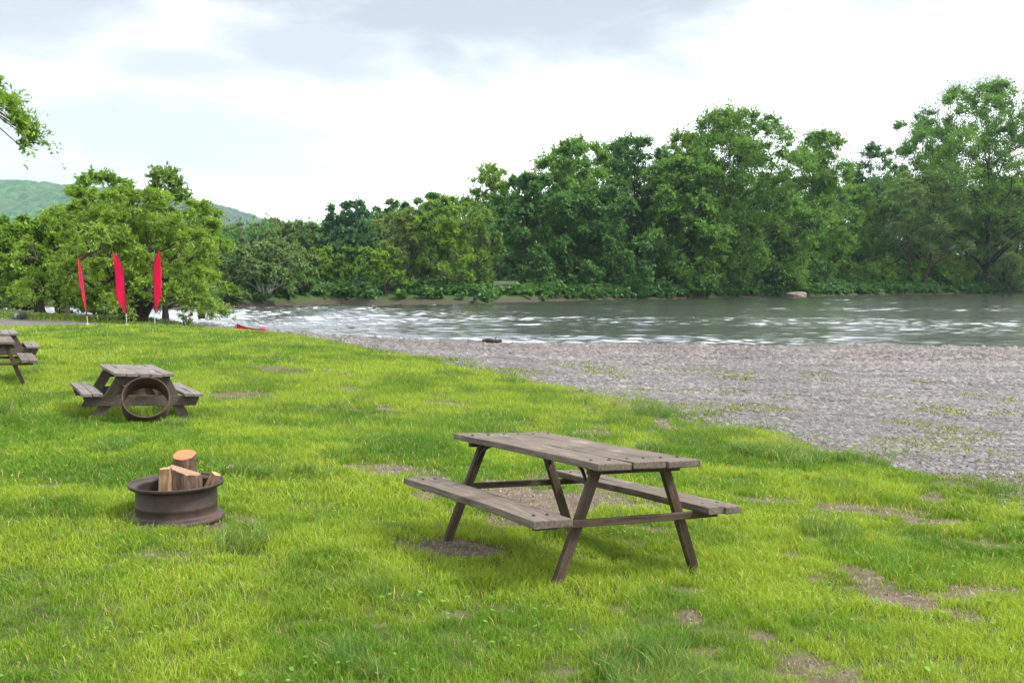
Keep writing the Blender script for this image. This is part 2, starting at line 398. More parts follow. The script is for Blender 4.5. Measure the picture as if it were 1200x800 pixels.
# ------------------------------------------------------------------ the ground, one sheet round the camera to the horizon
def build_ground():
    rr = [.6]
    while rr[-1] < 3000: rr.append(rr[-1] * (1.0125 if 3 < rr[-1] < 170 else 1.06))
    rr = np.array(rr)
    a = np.concatenate([np.linspace(-36, 36, 441), np.linspace(36, 324, 97)[1:-1]])
    a = np.radians(a)
    RR, AA = np.meshgrid(rr, a, indexing='ij')
    x = (RR * np.sin(AA)).ravel(); y = (RR * np.cos(AA)).ravel(); z = ground(x, y)
    x = np.r_[x, 0]; y = np.r_[y, 0]; z = np.r_[z, gz(0, 0)]
    n = len(a); m = len(rr)
    i = np.arange(m - 1)[:, None] * n; j = np.arange(n)[None, :]; k = (j + 1) % n
    Q = np.stack([i + j, i + n + j, i + n + k, i + k], -1).reshape(-1, 4)
    T = np.stack([np.full(n, m * n), np.arange(n), (np.arange(n) + 1) % n], -1)
    L = lawn_in(x, y); lw = sstep(-.25, .35, L)
    back = sstep(0, 1.2, y - (41.3 + .18 * np.abs(np.minimum(x + 18, 0)) * .3) + (fbm(x * .5, y * .5, 61, 3) - .5) * 1.5) * sstep(-13.5, -15.5, x) * sstep(3.5, 5.5, y_near(x) - y)
    lw = np.maximum(lw, back)
    b = bare(x, y)
    soil = np.maximum(b * sstep(-.4, .1, L), sstep(.9, .0, np.abs(L + .15)) * sstep(.45, .62, fbm(x * .6, y * .6, 71, 3)) * (y < 33))
    # the track's brown verge at the far left
    soil = np.maximum(soil, sstep(1.2, .4, np.abs(y - y_lawn(x) - 5.2 + (fbm(x * .4, y * .4, 72, 3) - .5) * 2)) * sstep(-13, -17, x) * .8 * (y < 50))
    dn = y_near(x) - y
    cob = sstep(15, 6, dn + (fbm(x * .25, y * .25, 73, 3) - .5) * 9)
    far = (y > (y_near(x) + y_far(x)) / 2).astype(float)
    # weeds creeping into the gravel
    wd = sstep(.56, .66, fbm(x * .7 + 9, y * 1.3, 74, 4)) * sstep(-9, -1.5, L) * .0
    me = raw_mesh('ground', np.c_[x, y, z], [Q, T], {'zone': ('POINT', np.c_[np.maximum(lw, wd), cob, far]), 'soil': ('POINT', np.clip(soil, 0, 1))}, smooth=True)
    tag(link('ground', me, M_ground), kind='structure')
build_ground()

# ------------------------------------------------------------------ river: a sheet between the banks, running on behind both
xs = np.concatenate([np.linspace(-400, -72, 20), np.arange(-70, 125, .27), np.linspace(130, 500, 20)])
yb = y_near(xs) - 1.0; yt = y_far(xs) + 1.5
nv = 660; tt = np.linspace(0, 1, nv) ** 1.15
X = np.repeat(xs[:, None], nv, 1); Y = yb[:, None] + (yt - yb)[:, None] * tt
wind = sstep(.30, .72, fbm(X * .035 + 4, Y * .12, 201, 3))
Z = (fbm(X * 1.25 + Y * .25, Y * 1.9, 202, 3) - .5) * .062 + (fbm(X * .3, Y * .7, 203, 2) - .5) * .045
Z = WATER + Z * (.9 + 2.0 * wind + 1.0 * sstep(10, -6, X)) * ((X > -70) & (X < 124)) * np.clip(tt * 30, .25, 1)
V = np.stack([X, Y, Z], -1).reshape(-1, 3)
i = np.arange(len(xs) - 1)[:, None] * nv; j = np.arange(nv - 1)[None, :]
Q = np.stack([i + j, i + nv + j, i + nv + j + 1, i + j + 1], -1).reshape(-1, 4)
tag(link('river_water', raw_mesh('river_water', V, [Q], smooth=True), M_water), kind='structure')

# ------------------------------------------------------------------ the hill
def build_hill():
    xs = np.linspace(-2300, 260, 640); ys = np.linspace(900, 1900, 190)
    X, Y = np.meshgrid(xs, ys, indexing='ij')
    az = X / Y * F + 600
    px = X / 1500 * F + 618
    prof = np.interp(px, [-1300, -700, -300, -60, 0, 60, 110, 160, 215, 250, 270, 288, 303, 322, 350, 420, 600], [300, 345, 365, 392, 401, 397, 391, 385, 379, 362, 349, 335, 318, 302, 288, 270, 245])
    top = (prof - HOR + 2 * 0) * 0
    pyv = np.interp(px, [-1300, -700, -300, -60, 0, 60, 110, 160, 215, 250, 270, 288, 303, 322, 350, 420, 600], [250, 214, 205, 203, 206, 208, 213, 216, 221, 232, 241, 250, 262, 276, 292, 312, 330])
    ridge = (HOR - pyv) / F * 1500 + CAMZ - 11
    sh = sstep(880, 1500, Y) ** 1.15
    z = ridge * sh - 3
    z += (fbm(X * .006, Y * .006, 81, 3) - .5) * 40 * sh * sstep(1500, 1350, Y)
    crowns = np.maximum(0, vnoise(X / 11, Y / 11, 83) - .2) * 9 + vnoise(X / 5, Y / 5, 84) * 4
    z += crowns * sstep(900, 980, Y)
    rock = sstep(195, 240, px) * sstep(1290, 1400, Y) * sstep(318, 290, px)
    n = len(ys); i = np.arange(len(xs) - 1)[:, None] * n; j = np.arange(n - 1)[None, :]
    Q = np.stack([i + j, i + n + j, i + n + j + 1, i + j + 1], -1).reshape(-1, 4)
    me = raw_mesh('hill', np.stack([X, Y, z], -1).reshape(-1, 3), [Q], {'rock': ('POINT', rock.ravel())}, smooth=False)
    tag(link('hill', me, M_hill), kind='structure')
build_hill()

# ------------------------------------------------------------------ grass
def lawn_colours(x, y, r):
    n1 = fbm(x * .55, y * .45, 101, 4); n2 = fbm(x * 2.2, y * 1.8, 102, 3); n3 = fbm(x * .9 + 4, y * .7, 103, 4)
    yel = np.array([.232, .335, .030]); mid = np.array([.104, .215, .016]); dk = np.array([.048, .130, .012]); blu = np.array([.070, .150, .045]); straw = np.array([.42, .36, .13])
    u = sstep(.40, .62, n1 * .6 + n2 * .4 + .06 * sstep(6, 16, y))[:, None]
    c = mid * (1 - u) + yel * u
    c = c + (dk - c) * (sstep(.54, .70, n3) * .55)[:, None]
    tuft = tufts(x, y)
    c = c + (blu - c) * (tuft * .6)[:, None]
    c = c * (.75 + .5 * r[:, None])
    s = (np.random.default_rng(3).random(len(x)) < .05 + .12 * sstep(.25, .7, bare(x, y)))
    c[s] = straw * (.6 + .6 * r[s, None])
    return c
def tufts(x, y):
    n = fbm(x * 1.25 + 20, y * .95, 111, 3); thr = .73 - .12 * sstep(.6, 4., x) - .04 * sstep(1.3, .3, lawn_in(x, y))
    return sstep(thr, thr + .06, n)
def build_grass():
    Vs = []; Ts = []; Cs = []; nv = 0
    for (d0, d1, dens, h, w, seg) in [(2.6, 5.0, 15000, .058, .0034, 2), (5.0, 7.5, 11500, .062, .0046, 2), (7.5, 12, 5600, .072, .0072, 2), (12, 20, 2100, .08, .012, 1), (20, 29, 800, .085, .021, 1), (29, 41, 430, .09, .03, 1)]:
        hw = .95 if d1 < 8 else .78 if d1 < 13 else .66
        area = (2 * hw) * .5 * (d1 ** 2 - d0 ** 2); n = int(area * dens)
        y = np.sqrt(rng.uniform(d0 ** 2, d1 ** 2, n)); x = y * rng.uniform(-hw, hw, n)
        L = lawn_in(x, y); keep = sstep(-1.0, .35, L) ** 1.6
        b = bare(x, y); keep *= (1 - .96 * b)
        cl = fbm(x * 9, y * 9, 121, 2)
        keep *= .24 + .9 * sstep(.34, .64, cl)
        k = rng.random(n) < keep
        x = x[k]; y = y[k]; L = L[k]; b = b[k]; n = len(x)
        tf = tufts(x, y)
        tall = .55 + .85 * fbm(x * 1.6, y * 1.6, 122, 3) + 1.0 * tf
        hh = h * tall * rng.uniform(.45, 1.35, n) * (1 - .55 * b) * (1 - .3 * sstep(.5, .0, L) * (1 - tf))
        ww = w * rng.uniform(.7, 1.3, n)
        yaw = rng.uniform(0, 2 * np.pi, n); dx = np.cos(yaw); dy = np.sin(yaw)
        lean = rng.uniform(.15, .95, n) * hh; ly = rng.uniform(0, 2 * np.pi, n); lx = np.cos(ly) * lean; lyy = np.sin(ly) * lean
        z = ground(x, y) - .006
        col = lawn_colours(x, y, rng.random(n))
        base = np.stack([x, y, z], 1); side = np.stack([dx, dy, 0 * dx], 1) * ww[:, None] * .5
        ln = np.stack([lx, lyy, 0 * lx], 1)
        tip = base + ln; tip[:, 2] += hh * .88
        if seg == 2:
            mid = base + ln * .33; mid[:, 2] += hh * .56
            V = np.stack([base - side, base + side, mid + side * .85, mid - side * .85, tip], 1).reshape(-1, 3)
            o = nv + np.arange(n)[:, None] * 5
            T = np.concatenate([o + np.array([[0, 1, 2]]), o + np.array([[0, 2, 3]]), o + np.array([[3, 2, 4]])]); cc = np.concatenate([col] * 3); nv += 5 * n
        else:
            V = np.stack([base - side, base + side, tip], 1).reshape(-1, 3)
            T = nv + np.arange(n)[:, None] * 3 + np.array([[0, 1, 2]]); cc = col; nv += 3 * n
        Vs.append(V); Ts.append(T); Cs.append(cc)
    # the thin grass below the willows, beyond the track
    n = 26000; x = rng.uniform(-48, -14.5, n); y = rng.uniform(41.5, 56, n)
    k = (y_near(x) - y > 4.5); x = x[k]; y = y[k]; n = len(x); z = ground(x, y)
    hh = rng.uniform(.05, .18, n); a = rng.uniform(0, 6.28, n); side = np.stack([np.cos(a), np.sin(a), 0 * a], 1) * .025
    base = np.stack([x, y, z], 1); tip = base + np.stack([rng.normal(0, .05, n), rng.normal(0, .05, n), hh], 1)
    V = np.stack([base - side, base + side, tip], 1).reshape(-1, 3); T = nv + np.arange(n)[:, None] * 3 + np.array([[0, 1, 2]])
    Vs.append(V); Ts.append(T); Cs.append(lawn_colours(x, y, rng.random(n)) * np.array([.8, .85, 1.]))
    me = raw_mesh('lawn_grass', np.concatenate(Vs), [np.concatenate(Ts)], {'col': ('FACE', np.concatenate(Cs))})
    tag(link('lawn_grass', me, M_grass), 'bright yellow green lawn grass with bare patches and taller dark tufts', 'grass', kind='stuff')
build_grass()

# broad little clover and plantain leaves in the lawn, and sparse weeds in the gravel
def build_weeds():
    n = 1800; y = np.sqrt(rng.uniform(3 ** 2, 9 ** 2, n)); x = y * rng.uniform(-.62, .55, n)
    k = (fbm(x * .9, y * .9, 131, 3) > .5) & (lawn_in(x, y) > .2) & (bare(x, y) < .4); x = x[k]; y = y[k]; n = len(x)
    P = np.stack([x, y, ground(x, y) + rng.uniform(.025, .065, n)], 1)
    sz = rng.uniform(.008, .017, n); a = rng.uniform(0, 6.28, n)
    u = np.stack([np.cos(a), np.sin(a), rng.normal(0, .25, n)], 1) * sz[:, None]; v = np.stack([-np.sin(a), np.cos(a), rng.normal(0, .25, n)], 1) * sz[:, None] * .8
    V = np.stack([P - u, P - u * .3 + v, P + u * .7 + v * .6, P + u, P + u * .7 - v * .6, P - u * .3 - v], 1).reshape(-1, 3)
    o = np.arange(n)[:, None] * 6
    T = np.concatenate([o + np.array([[0, 1, 2, 3]]), o + np.array([[0, 3, 4, 5]])])
    c = np.array([.12, .24, .03]) * rng.uniform(.7, 1.3, (n, 1)); c = np.concatenate([c, c])
    tag(link('clover', raw_mesh('clover', V, [T], {'col': ('FACE', c)}), M_grass), 'small round clover leaves low among the lawn grass', 'clover', kind='stuff')
    n = 60000; y = np.sqrt(rng.uniform(8 ** 2, 28 ** 2, n)); x = y * rng.uniform(-.2, .66, n)
    L = lawn_in(x, y); m = fbm(x * .9 + 9, y * .75, 74, 5) + .12 * sstep(-5.5, -1.5, L) * sstep(.1, .9, fbm(x * .2, y * .2, 75, 2)) - .10 * sstep(-5, -9, L)
    k = (L < -.1) & (L > -11) & (m > .61); x = x[k]; y = y[k]; n = len(x)
    z = ground(x, y); hh = rng.uniform(.02, .06, n); a = rng.uniform(0, 6.28, n); side = np.stack([np.cos(a), np.sin(a), 0 * a], 1) * (.006 + .0007 * y)[:, None]
    base = np.stack([x, y, z], 1); tip = base + np.stack([rng.normal(0, .04, n), rng.normal(0, .04, n), hh], 1)
    V = np.stack([base - side, base + side, tip], 1).reshape(-1, 3); T = np.arange(n)[:, None] * 3 + np.array([[0, 1, 2]])
    tag(link('gravel_weeds', raw_mesh('gravel_weeds', V, [T], {'col': ('FACE', np.array([.17, .21, .03]) * rng.uniform(.6, 1.2, (n, 1)))}), M_grass), 'sparse yellow green weeds sprouting from the grey gravel beside the lawn', 'weeds', kind='stuff')
build_weeds()

# ------------------------------------------------------------------ river pebbles
def build_gravel():
    ico = bmesh.new(); bmesh.ops.create_icosphere(ico, subdivisions=1, radius=1); ico.verts.ensure_lookup_table()
    bv = np.array([v.co[:] for v in ico.verts]); bf = np.array([[v.index for v in f.verts] for f in ico.faces]); ico.free()
    low = np.array([[1, 0, 0], [-1, 0, 0], [0, 1, 0], [0, -1, 0], [0, 0, 1.], [0, 0, -1.]]); lf = np.array([[0, 2, 4], [2, 1, 4], [1, 3, 4], [3, 0, 4]])
    Vs = []; Ts = []; Cs = []; nv = 0
    for (d0, d1, n, s, near) in [(6, 13, 26000, .019, 1), (11, 20, 50000, .026, 0), (18, 32, 60000, .036, 0), (29, 46, 60000, .05, 0), (44, 64, 14000, .075, 0)]:
        y = np.sqrt(rng.uniform(d0 ** 2, d1 ** 2, n)); x = y * rng.uniform(-.62 if d0 > 30 else -.36, .64, n)
        L = lawn_in(x, y); dn = y_near(x) - y
        k = (L < -.05 - .4 * rng.random(n)) & (dn > -.8) & ((x > -26) | (y < 44)); x = x[k]; y = y[k]; dn = dn[k]; n = len(x)
        cob = sstep(13, 3, dn + (fbm(x * .25, y * .25, 73, 3) - .5) * 9)
        sz = s * np.exp(rng.normal(0, .38, n)) * (.85 + .35 * cob)
        b, f = (bv, bf) if near else (low, lf)
        V = b[None] * (1 + rng.normal(0, .16, (n, len(b), 3)))
        V = V * sz[:, None, None] * np.stack([rng.uniform(.8, 1.5, n), rng.uniform(.7, 1.1, n), rng.uniform(.35, .7, n)], 1)[:, None, :]
        a = rng.uniform(0, 6.28, n); ca = np.cos(a)[:, None]; sa = np.sin(a)[:, None]
        X = V[..., 0] * ca - V[..., 1] * sa; Y = V[..., 0] * sa + V[..., 1] * ca
        V = np.stack([X + x[:, None], Y + y[:, None], V[..., 2] + (ground(x, y) + sz * .12)[:, None]], -1)
        T = (nv + np.arange(n)[:, None, None] * len(b) + f[None]).reshape(-1, 3)
        r = rng.random((n, 1)); c1 = np.array([.13, .125, .13]) + r ** 1.8 * np.array([.27, .26, .275]); c2 = np.array([.085, .068, .066]) + r ** 1.8 * np.array([.27, .248, .25])
        c = (c1 + (c2 - c1) * (cob * .9)[:, None]) * .50 * (.62 + .7 * fbm(x * .35, y * .5, 76, 4))[:, None] * np.array([1.04, 1., .95])
        Vs.append(V.reshape(-1, 3)); Ts.append(T); Cs.append(np.repeat(c, len(f), 0)); nv += n * len(b)
    me = raw_mesh('gravel', np.concatenate(Vs), [np.concatenate(Ts)], {'col': ('FACE', np.concatenate(Cs))}, smooth=True)
    tag(link('gravel', me, M_stone), 'grey and reddish river pebbles covering the bar along the water', 'gravel', kind='stuff')
build_gravel()
def build_crumbs():
    n = 150000; y = np.sqrt(rng.uniform(3.2 ** 2, 15 ** 2, n)); x = y * rng.uniform(-.6, .62, n)
    k = (bare(x, y) * (lawn_in(x, y) > -.6) > .35 + .5 * rng.random(n)); x = x[k]; y = y[k]; n = len(x)
    b = np.array([[1, 0, 0], [-1, 0, 0], [0, 1, 0], [0, -1, 0], [0, 0, 1.]]); f = np.array([[0, 2, 4], [2, 1, 4], [1, 3, 4], [3, 0, 4]])
    sz = .0045 * np.exp(rng.normal(0, .5, n)) * (.6 + y / 9)
    V = b[None] * (1 + rng.normal(0, .25, (n, 5, 3))) * sz[:, None, None] * np.array([1.2, 1, .8])
    V = V + np.stack([x, y, ground(x, y)], 1)[:, None]
    T = (np.arange(n)[:, None, None] * 5 + f[None]).reshape(-1, 3)
    c = np.array([.10, .075, .057]) * rng.uniform(.4, 1.9, (n, 1))
    tag(link('soil_crumbs', raw_mesh('soil_crumbs', V.reshape(-1, 3), [T], {'col': ('FACE', np.repeat(c, 4, 0))}), M_stone), 'small crumbs of soil and grit on the bare patches of the lawn', 'grit', kind='stuff')
build_crumbs()

# ------------------------------------------------------------------ trees
def norm(v): return v / (np.linalg.norm(v, axis=-1, keepdims=True) + 1e-9)
def crown_arrays(g, cen, rc, axis_pts, n_twig, n_leaf, ll, lw, droop, spread=.7, up=.3):
    """leafy twigs bursting from every clump centre"""
    K = len(cen)
    out = norm(cen - axis_pts)
    td = np.repeat(out[:, None], n_twig, 1) * .9 + g.normal(0, spread, (K, n_twig, 3)); td[..., 2] += up
    td = norm(td)
    tl = rc[:, None] * (.6 + g.random((K, n_twig)) ** 2 * 1.35)
    tt = g.uniform(.12, 1.0, (K, n_twig, n_leaf))
    P = cen[:, None, None] + td[:, :, None] * (tl[..., None] * tt)[..., None]
    P[..., 2] -= droop * tl[..., None] * tt ** 2
    P += g.normal(0, 1, P.shape) * (rc[:, None, None, None] * .10)
    ax = td[:, :, None] + g.normal(0, .75, P.shape); ax[..., 2] -= droop * .9 * tt
    ax = norm(ax)
    nr = np.repeat(np.repeat(out[:, None, None], n_twig, 1), n_leaf, 2) * .45 + g.normal(0, .6, P.shape); nr[..., 2] += .55
    sd = norm(np.cross(ax, nr))
    s = g.uniform(.65, 1.3, P.shape[:3])[..., None]
    tint = np.clip(.5 + g.normal(0, .13, (K, 1, 1)) + g.normal(0, .10, (K, n_twig, 1)) + g.normal(0, .13, P.shape[:3]), 0, 1)
    ax = (ax * ll * s).reshape(-1, 3); sd = (sd * lw * s * .5).reshape(-1, 3); P = P.reshape(-1, 3)
    V = np.stack([P - ax * .5, P - ax * .05 + sd, P + ax * .5, P - ax * .05 - sd], 1).reshape(-1, 3)
    Q = np.arange(len(P) * 4).reshape(-1, 4)
    return V, Q, tint.ravel()
def curve_pts(a, b, n=5, sag=.0, bow=None):
    t = np.linspace(0, 1, n)[:, None]; p = a + (b - a) * t
    if bow is not None: p = p + bow * np.sin(t * np.pi)
    p[:, 2] += sag * np.sin(t[:, 0] * np.pi)
    return p
def tree(name, label, cat, group, px, D, top, width, leaf='maple', bark=None, cb=.06, clumps=90, twigs=12, leaves=8, ls=.42, lw=.5, droop=.15,
         stems=1, lean=0., shape=.62, hollow=.45, seed=0, base=None, tr=None, rcf=1., spread=.7, lump=.3, flat=1., limb=14, x=None, splay=.5):
    g = np.random.default_rng(1000 + seed)
    X = at(px, D) if x is None else x
    z0 = gz(X, D) if base is None else base
    H = CAMZ + (HOR - top) / F * D - z0; W = width / F * D
    root = empty(name, (X, D, z0)); tag(root, label, cat, group)
    rc0 = .105 * (W * .5 + H * .5) * rcf
    # clump centres in a lumpy envelope
    K = int(clumps * (2.1 if D > 80 and H > 6 else 1.7 if H > 3.5 else 1.2)); W *= 1.10 if D > 80 else 1.0
    per = 6; NB = max(6, int(K * .88 / per)); tm = .30 + .25 * (shape - .5)
    def envelope(t, th):
        p = np.where(t > tm, (1 - np.clip((t - tm) / (1.0 - tm), 0, 1) ** 3.4) ** .5, .70 + .30 * (1 - np.clip((tm - t) / tm, 0, 1) ** 1.6))
        return p * (1 + lump * (2 * vnoise(th / 6.283 * 5 + seed, t * 3.2 + seed * .37, seed) - 1))
    if D > 80 and H > 6: twigs = int(twigs * 1.35); leaves = leaves + 2; ls = ls * .74
    Rb0 = .112 * (W * .5 + H * (1 - cb) * .5) * rcf
    tb = np.clip((np.arange(NB) + g.uniform(.1, .9, NB)) / NB, .02, .985); tb = tb ** .72; thb = np.arange(NB) * 2.39996 + g.normal(0, .45, NB)
    rhb = np.where(g.random(NB) < .72, g.uniform(.78, 1.0, NB), g.uniform(.15, .75, NB))
    Rb = Rb0 * g.uniform(.65, 1.35, NB) * (1 - .30 * tb)
    rr_ = np.maximum(0, W / 2 * 1.04 * envelope(tb, thb) - Rb * .7) * rhb
    zb = np.minimum(H * (cb + (1 - cb) * tb), H - Rb * .62); zb = np.maximum(zb - (rr_ / (W / 2)) ** 2 * H * .05, Rb * .45)
    bc = np.stack([np.cos(thb) * rr_ + lean * W * (zb / H) ** 1.3, np.sin(thb) * rr_ * flat, zb], 1)
    bo = norm(bc - np.stack([lean * W * .5 * zb / H, 0 * zb, zb * .6 + H * .05], 1))
    d = np.repeat(bo, per, 0) * .55 + g.normal(0, .75, (NB * per, 3)); d[:, 2] += .35; d = norm(d)
    R_ = np.repeat(Rb, per)
    cen = np.repeat(bc, per, 0) + d * (R_ * g.uniform(.5, .85, NB * per))[:, None] * np.array([1, 1, .68])
    axp = np.repeat(bc, per, 0) - np.stack([0 * R_, 0 * R_, .3 * R_], 1)
    rc = R_ * g.uniform(.52, .85, NB * per); rho = np.repeat(rhb, per)
    # shaded inner foliage that closes the middle of the crown
    ni = max(5, int(K * .30)); ti = g.uniform(.05, .85, ni); ai = g.uniform(0, 6.283, ni); ri = W / 2 * envelope(ti, ai) * g.uniform(.05, .62, ni)
    zi = H * (cb + (1 - cb) * ti); ic = np.stack([np.cos(ai) * ri + lean * W * (zi / H) ** 1.3, np.sin(ai) * ri * flat, zi], 1)
    cen = np.r_[cen, ic]; axp = np.r_[axp, ic - np.array([0, 0, Rb0 * .5])]; rc = np.r_[rc, np.full(ni, Rb0 * .75)]; rho = np.r_[rho, np.full(ni, .2)]
    zc = cen[:, 2]; K = len(cen); r = rr_
    V, Q, tint = crown_arrays(g, cen, rc, axp, twigs, leaves, ls, ls * lw, droop, spread)
    V[:, 2] = np.maximum(V[:, 2], .03)
    cr = link('crown', raw_mesh('crown', V, [Q], {'tint': ('FACE', tint)}), LEAF[leaf], root)
    # trunk, limbs, branches
    T = Tubes(); tr = tr or max(.10, H * .016)
    trunks = []
    for s in range(stems):
        if stems == 1: e = np.array([lean * W * .8, 0, H * .80]); bw = g.normal(0, .02 * H, 3); b0 = np.zeros(3); rs = tr
        else:
            a = s / stems * 6.283 + g.uniform(-.4, .4); q = g.uniform(.25, 1) * splay
            e = np.array([math.cos(a) * W * .42 * q + lean * W * .6, math.sin(a) * W * .42 * q, H * g.uniform(.6, .82)]); bw = np.array([math.cos(a), math.sin(a), 0]) * W * .05; b0 = np.array([math.cos(a), math.sin(a), 0]) * tr * 1.3; rs = tr * g.uniform(.55, .9)
        p = curve_pts(b0, e, 9, bow=bw); p[0, 2] -= .15
        q = np.linspace(1, .16, 9) * rs; q[0] *= 1.35
        T.add(p, q, 8); trunks.append((p, q))
    o = np.argsort(-rho * (0.3 + g.random(K)))[:limb * 2]
    mids = []
    for n_, c in enumerate(o):
        p, q = trunks[n_ % len(trunks)]
        zz = np.clip(cen[c, 2] - .38 * np.hypot(cen[c, 0], cen[c, 1]) - .04 * H, .10 * H, H * .76)
        k = int(np.argmin(abs(p[:, 2] - zz))); k = max(1, k)
        pts = curve_pts(p[k], cen[c], 6, sag=.04 * W); pts[1:-1] += g.normal(0, .012 * W, (4, 3))
        r0 = q[k] * .55
        T.add(pts, np.linspace(r0, max(.012, r0 * .18), 6), 5); mids += [pts[3], pts[4]]
    mids = np.array(mids)
    rest = np.setdiff1d(np.arange(K), o)
    for c in rest[:150]:
        m = mids[np.argmin(((mids - cen[c]) ** 2).sum(1))]
        T.add(curve_pts(m, cen[c], 4, sag=.02 * W), np.linspace(tr * .12, max(.008, tr * .03), 4), 4)
    link('trunk', T.mesh('trunk'), bark or M_bark, root)
    return root

G1 = 'trees on the near bank behind the flags'; G2 = 'trees along the far bank'; G3 = 'trees behind the far bank'
W_ = dict(ls=.20, lw=.27, droop=.6, spread=.6)
# near bank, left
tree('willow_tree', 'broad yellow green willow with many fanned stems behind the red flags', 'tree', G1, 158, 45, 224, 228, 'willow', cb=.05, clumps=210, twigs=15, leaves=13, stems=9, tr=.2, seed=1, shape=.7, splay=.8, limb=22, **W_)
tree('broadleaf_tree', 'darker round tree at the left end of the near bank, leaning dark trunk', 'tree', G1, 47, 52, 256, 130, 'fresh', cb=.16, clumps=150, twigs=14, leaves=12, ls=.21, lw=.45, droop=.25, seed=2, lean=-.06, tr=.28)
tree('broadleaf_tree', 'green tree with thick straight dark trunk between the leaning tree and the willow', 'tree', G1, 74, 54, 250, 110, 'fresh', cb=.18, clumps=130, twigs=14, leaves=12, ls=.21, lw=.45, droop=.25, seed=3, tr=.36)
tree('broadleaf_tree', 'thin-topped tall tree rising behind the right half of the willow', 'tree', G1, 194, 60, 203, 110, 'olive', cb=.1, clumps=105, twigs=9, leaves=9, ls=.28, lw=.45, seed=4, shape=.8, spread=.9, lump=.5, tr=.2)
tree('broadleaf_tree', 'feathery topped tree peeking over the middle of the willow', 'tree', G1, 125, 64, 206, 120, 'fresh', cb=.1, clumps=110, twigs=10, leaves=9, ls=.3, lw=.4, seed=5, spread=.8, lump=.45)
tree('willow_tree', 'green willow hanging low over the water right of the flags', 'tree', G1, 236, 55, 246, 88, 'fresh', cb=.04, clumps=95, twigs=12, leaves=11, stems=3, seed=6, shape=.8, x=None, base=-.6, **W_)
tree('broadleaf_tree', 'pale green small tree at the far left edge of the photo', 'tree', G1, 0, 66, 268, 70, 'olive', cb=.08, clumps=70, twigs=11, leaves=10, ls=.3, lw=.45, seed=7)
tree('broadleaf_tree', 'shrubby tree low behind the leaning trunk at left', 'tree', G1, 28, 72, 300, 110, 'fresh', cb=.04, clumps=70, twigs=11, leaves=10, ls=.32, lw=.45, seed=8)
tree('broadleaf_tree', 'shrubby tree low behind the willow stems', 'tree', G1, 110, 72, 296, 110, 'maple', cb=.04, clumps=70, twigs=11, leaves=10, ls=.32, lw=.45, seed=9)
# far bank, left of the bend
A = dict(ls=.34, lw=.42)
tree('willow_tree', 'grey green willow with pale bare lower stems on the far bank', 'tree', G2, 312, 92, 285, 88, 'grey', M_bark3, cb=.2, clumps=95, twigs=12, leaves=10, stems=6, droop=.5, seed=11, shape=.6, tr=.13, **A)
tree('willow_tree', 'thin greyish willow between two round trees on the far bank', 'tree', G2, 345, 97, 289, 52, 'grey', M_bark2, cb=.14, clumps=60, twigs=10, leaves=9, stems=3, droop=.5, seed=12, **A)
tree('broadleaf_tree', 'low round tree on the far bank, left of two', 'tree', G2, 383, 108, 292, 52, 'fresh', cb=.16, clumps=60, twigs=12, leaves=9, seed=13, **A)
tree('broadleaf_tree', 'low round tree with dark trunk on the far bank, right of two', 'tree', G2, 413, 108, 291, 46, 'maple', cb=.22, clumps=56, twigs=12, leaves=9, seed=14, **A)
tree('willow_tree', 'soft green willow at the waterside left of the pale-stemmed willow', 'tree', G2, 272, 94, 300, 60, 'grey', cb=.06, clumps=60, twigs=12, leaves=9, droop=.5, seed=15, **A)
B = dict(ls=.5, lw=.5)
tree('broadleaf_tree', 'broad grey green tree top behind the grey willows', 'tree', G3, 345, 140, 262, 84, 'grey', cb=.05, clumps=80, twigs=11, leaves=9, seed=16, spread=.55, **B)  # lighter leaf colour stands in for distance haze
tree('broadleaf_tree', 'tall dark spiky-topped tree standing above the left far bank', 'tree', G3, 414, 142, 240, 78, 'blue', cb=.05, clumps=95, twigs=12, leaves=9, seed=17, spread=.5, shape=.7, **B)
tree('broadleaf_tree', 'green tree between the spiky-topped tree and the grey willows', 'tree', G3, 380, 145, 270, 60, 'maple', cb=.05, clumps=70, twigs=11, leaves=9, seed=18, spread=.55, **B)  # leaf lightened too, haze put into its colour
tree('broadleaf_tree', 'pale yellowish far tree below the end of the hill', 'tree', G3, 322, 205, 259, 62, 'pale', cb=.05, clumps=80, twigs=10, leaves=8, ls=.6, lw=.5, seed=19)
tree('broadleaf_tree', 'hazy pale green far tree in front of the hill foot', 'tree', G3, 283, 215, 263, 58, 'pale', cb=.05, clumps=80, twigs=10, leaves=8, ls=.6, lw=.5, seed=20)
tree('broadleaf_tree', 'hazy green far tree partly behind the waterside willow at left', 'tree', G3, 250, 190, 272, 62, 'maple', cb=.05, clumps=80, twigs=10, leaves=8, ls=.6, lw=.5, seed=21)
tree('broadleaf_tree', 'rounded dark green tree top behind the yellowish slender trees', 'tree', G3, 462, 150, 237, 60, 'deep', cb=.1, clumps=80, twigs=11, leaves=8, seed=22, **B)
tree('broadleaf_tree', 'rounded green tree top right of the yellowish slender trees', 'tree', G3, 508, 150, 229, 58, 'maple', cb=.1, clumps=80, twigs=11, leaves=8, seed=23, **B)
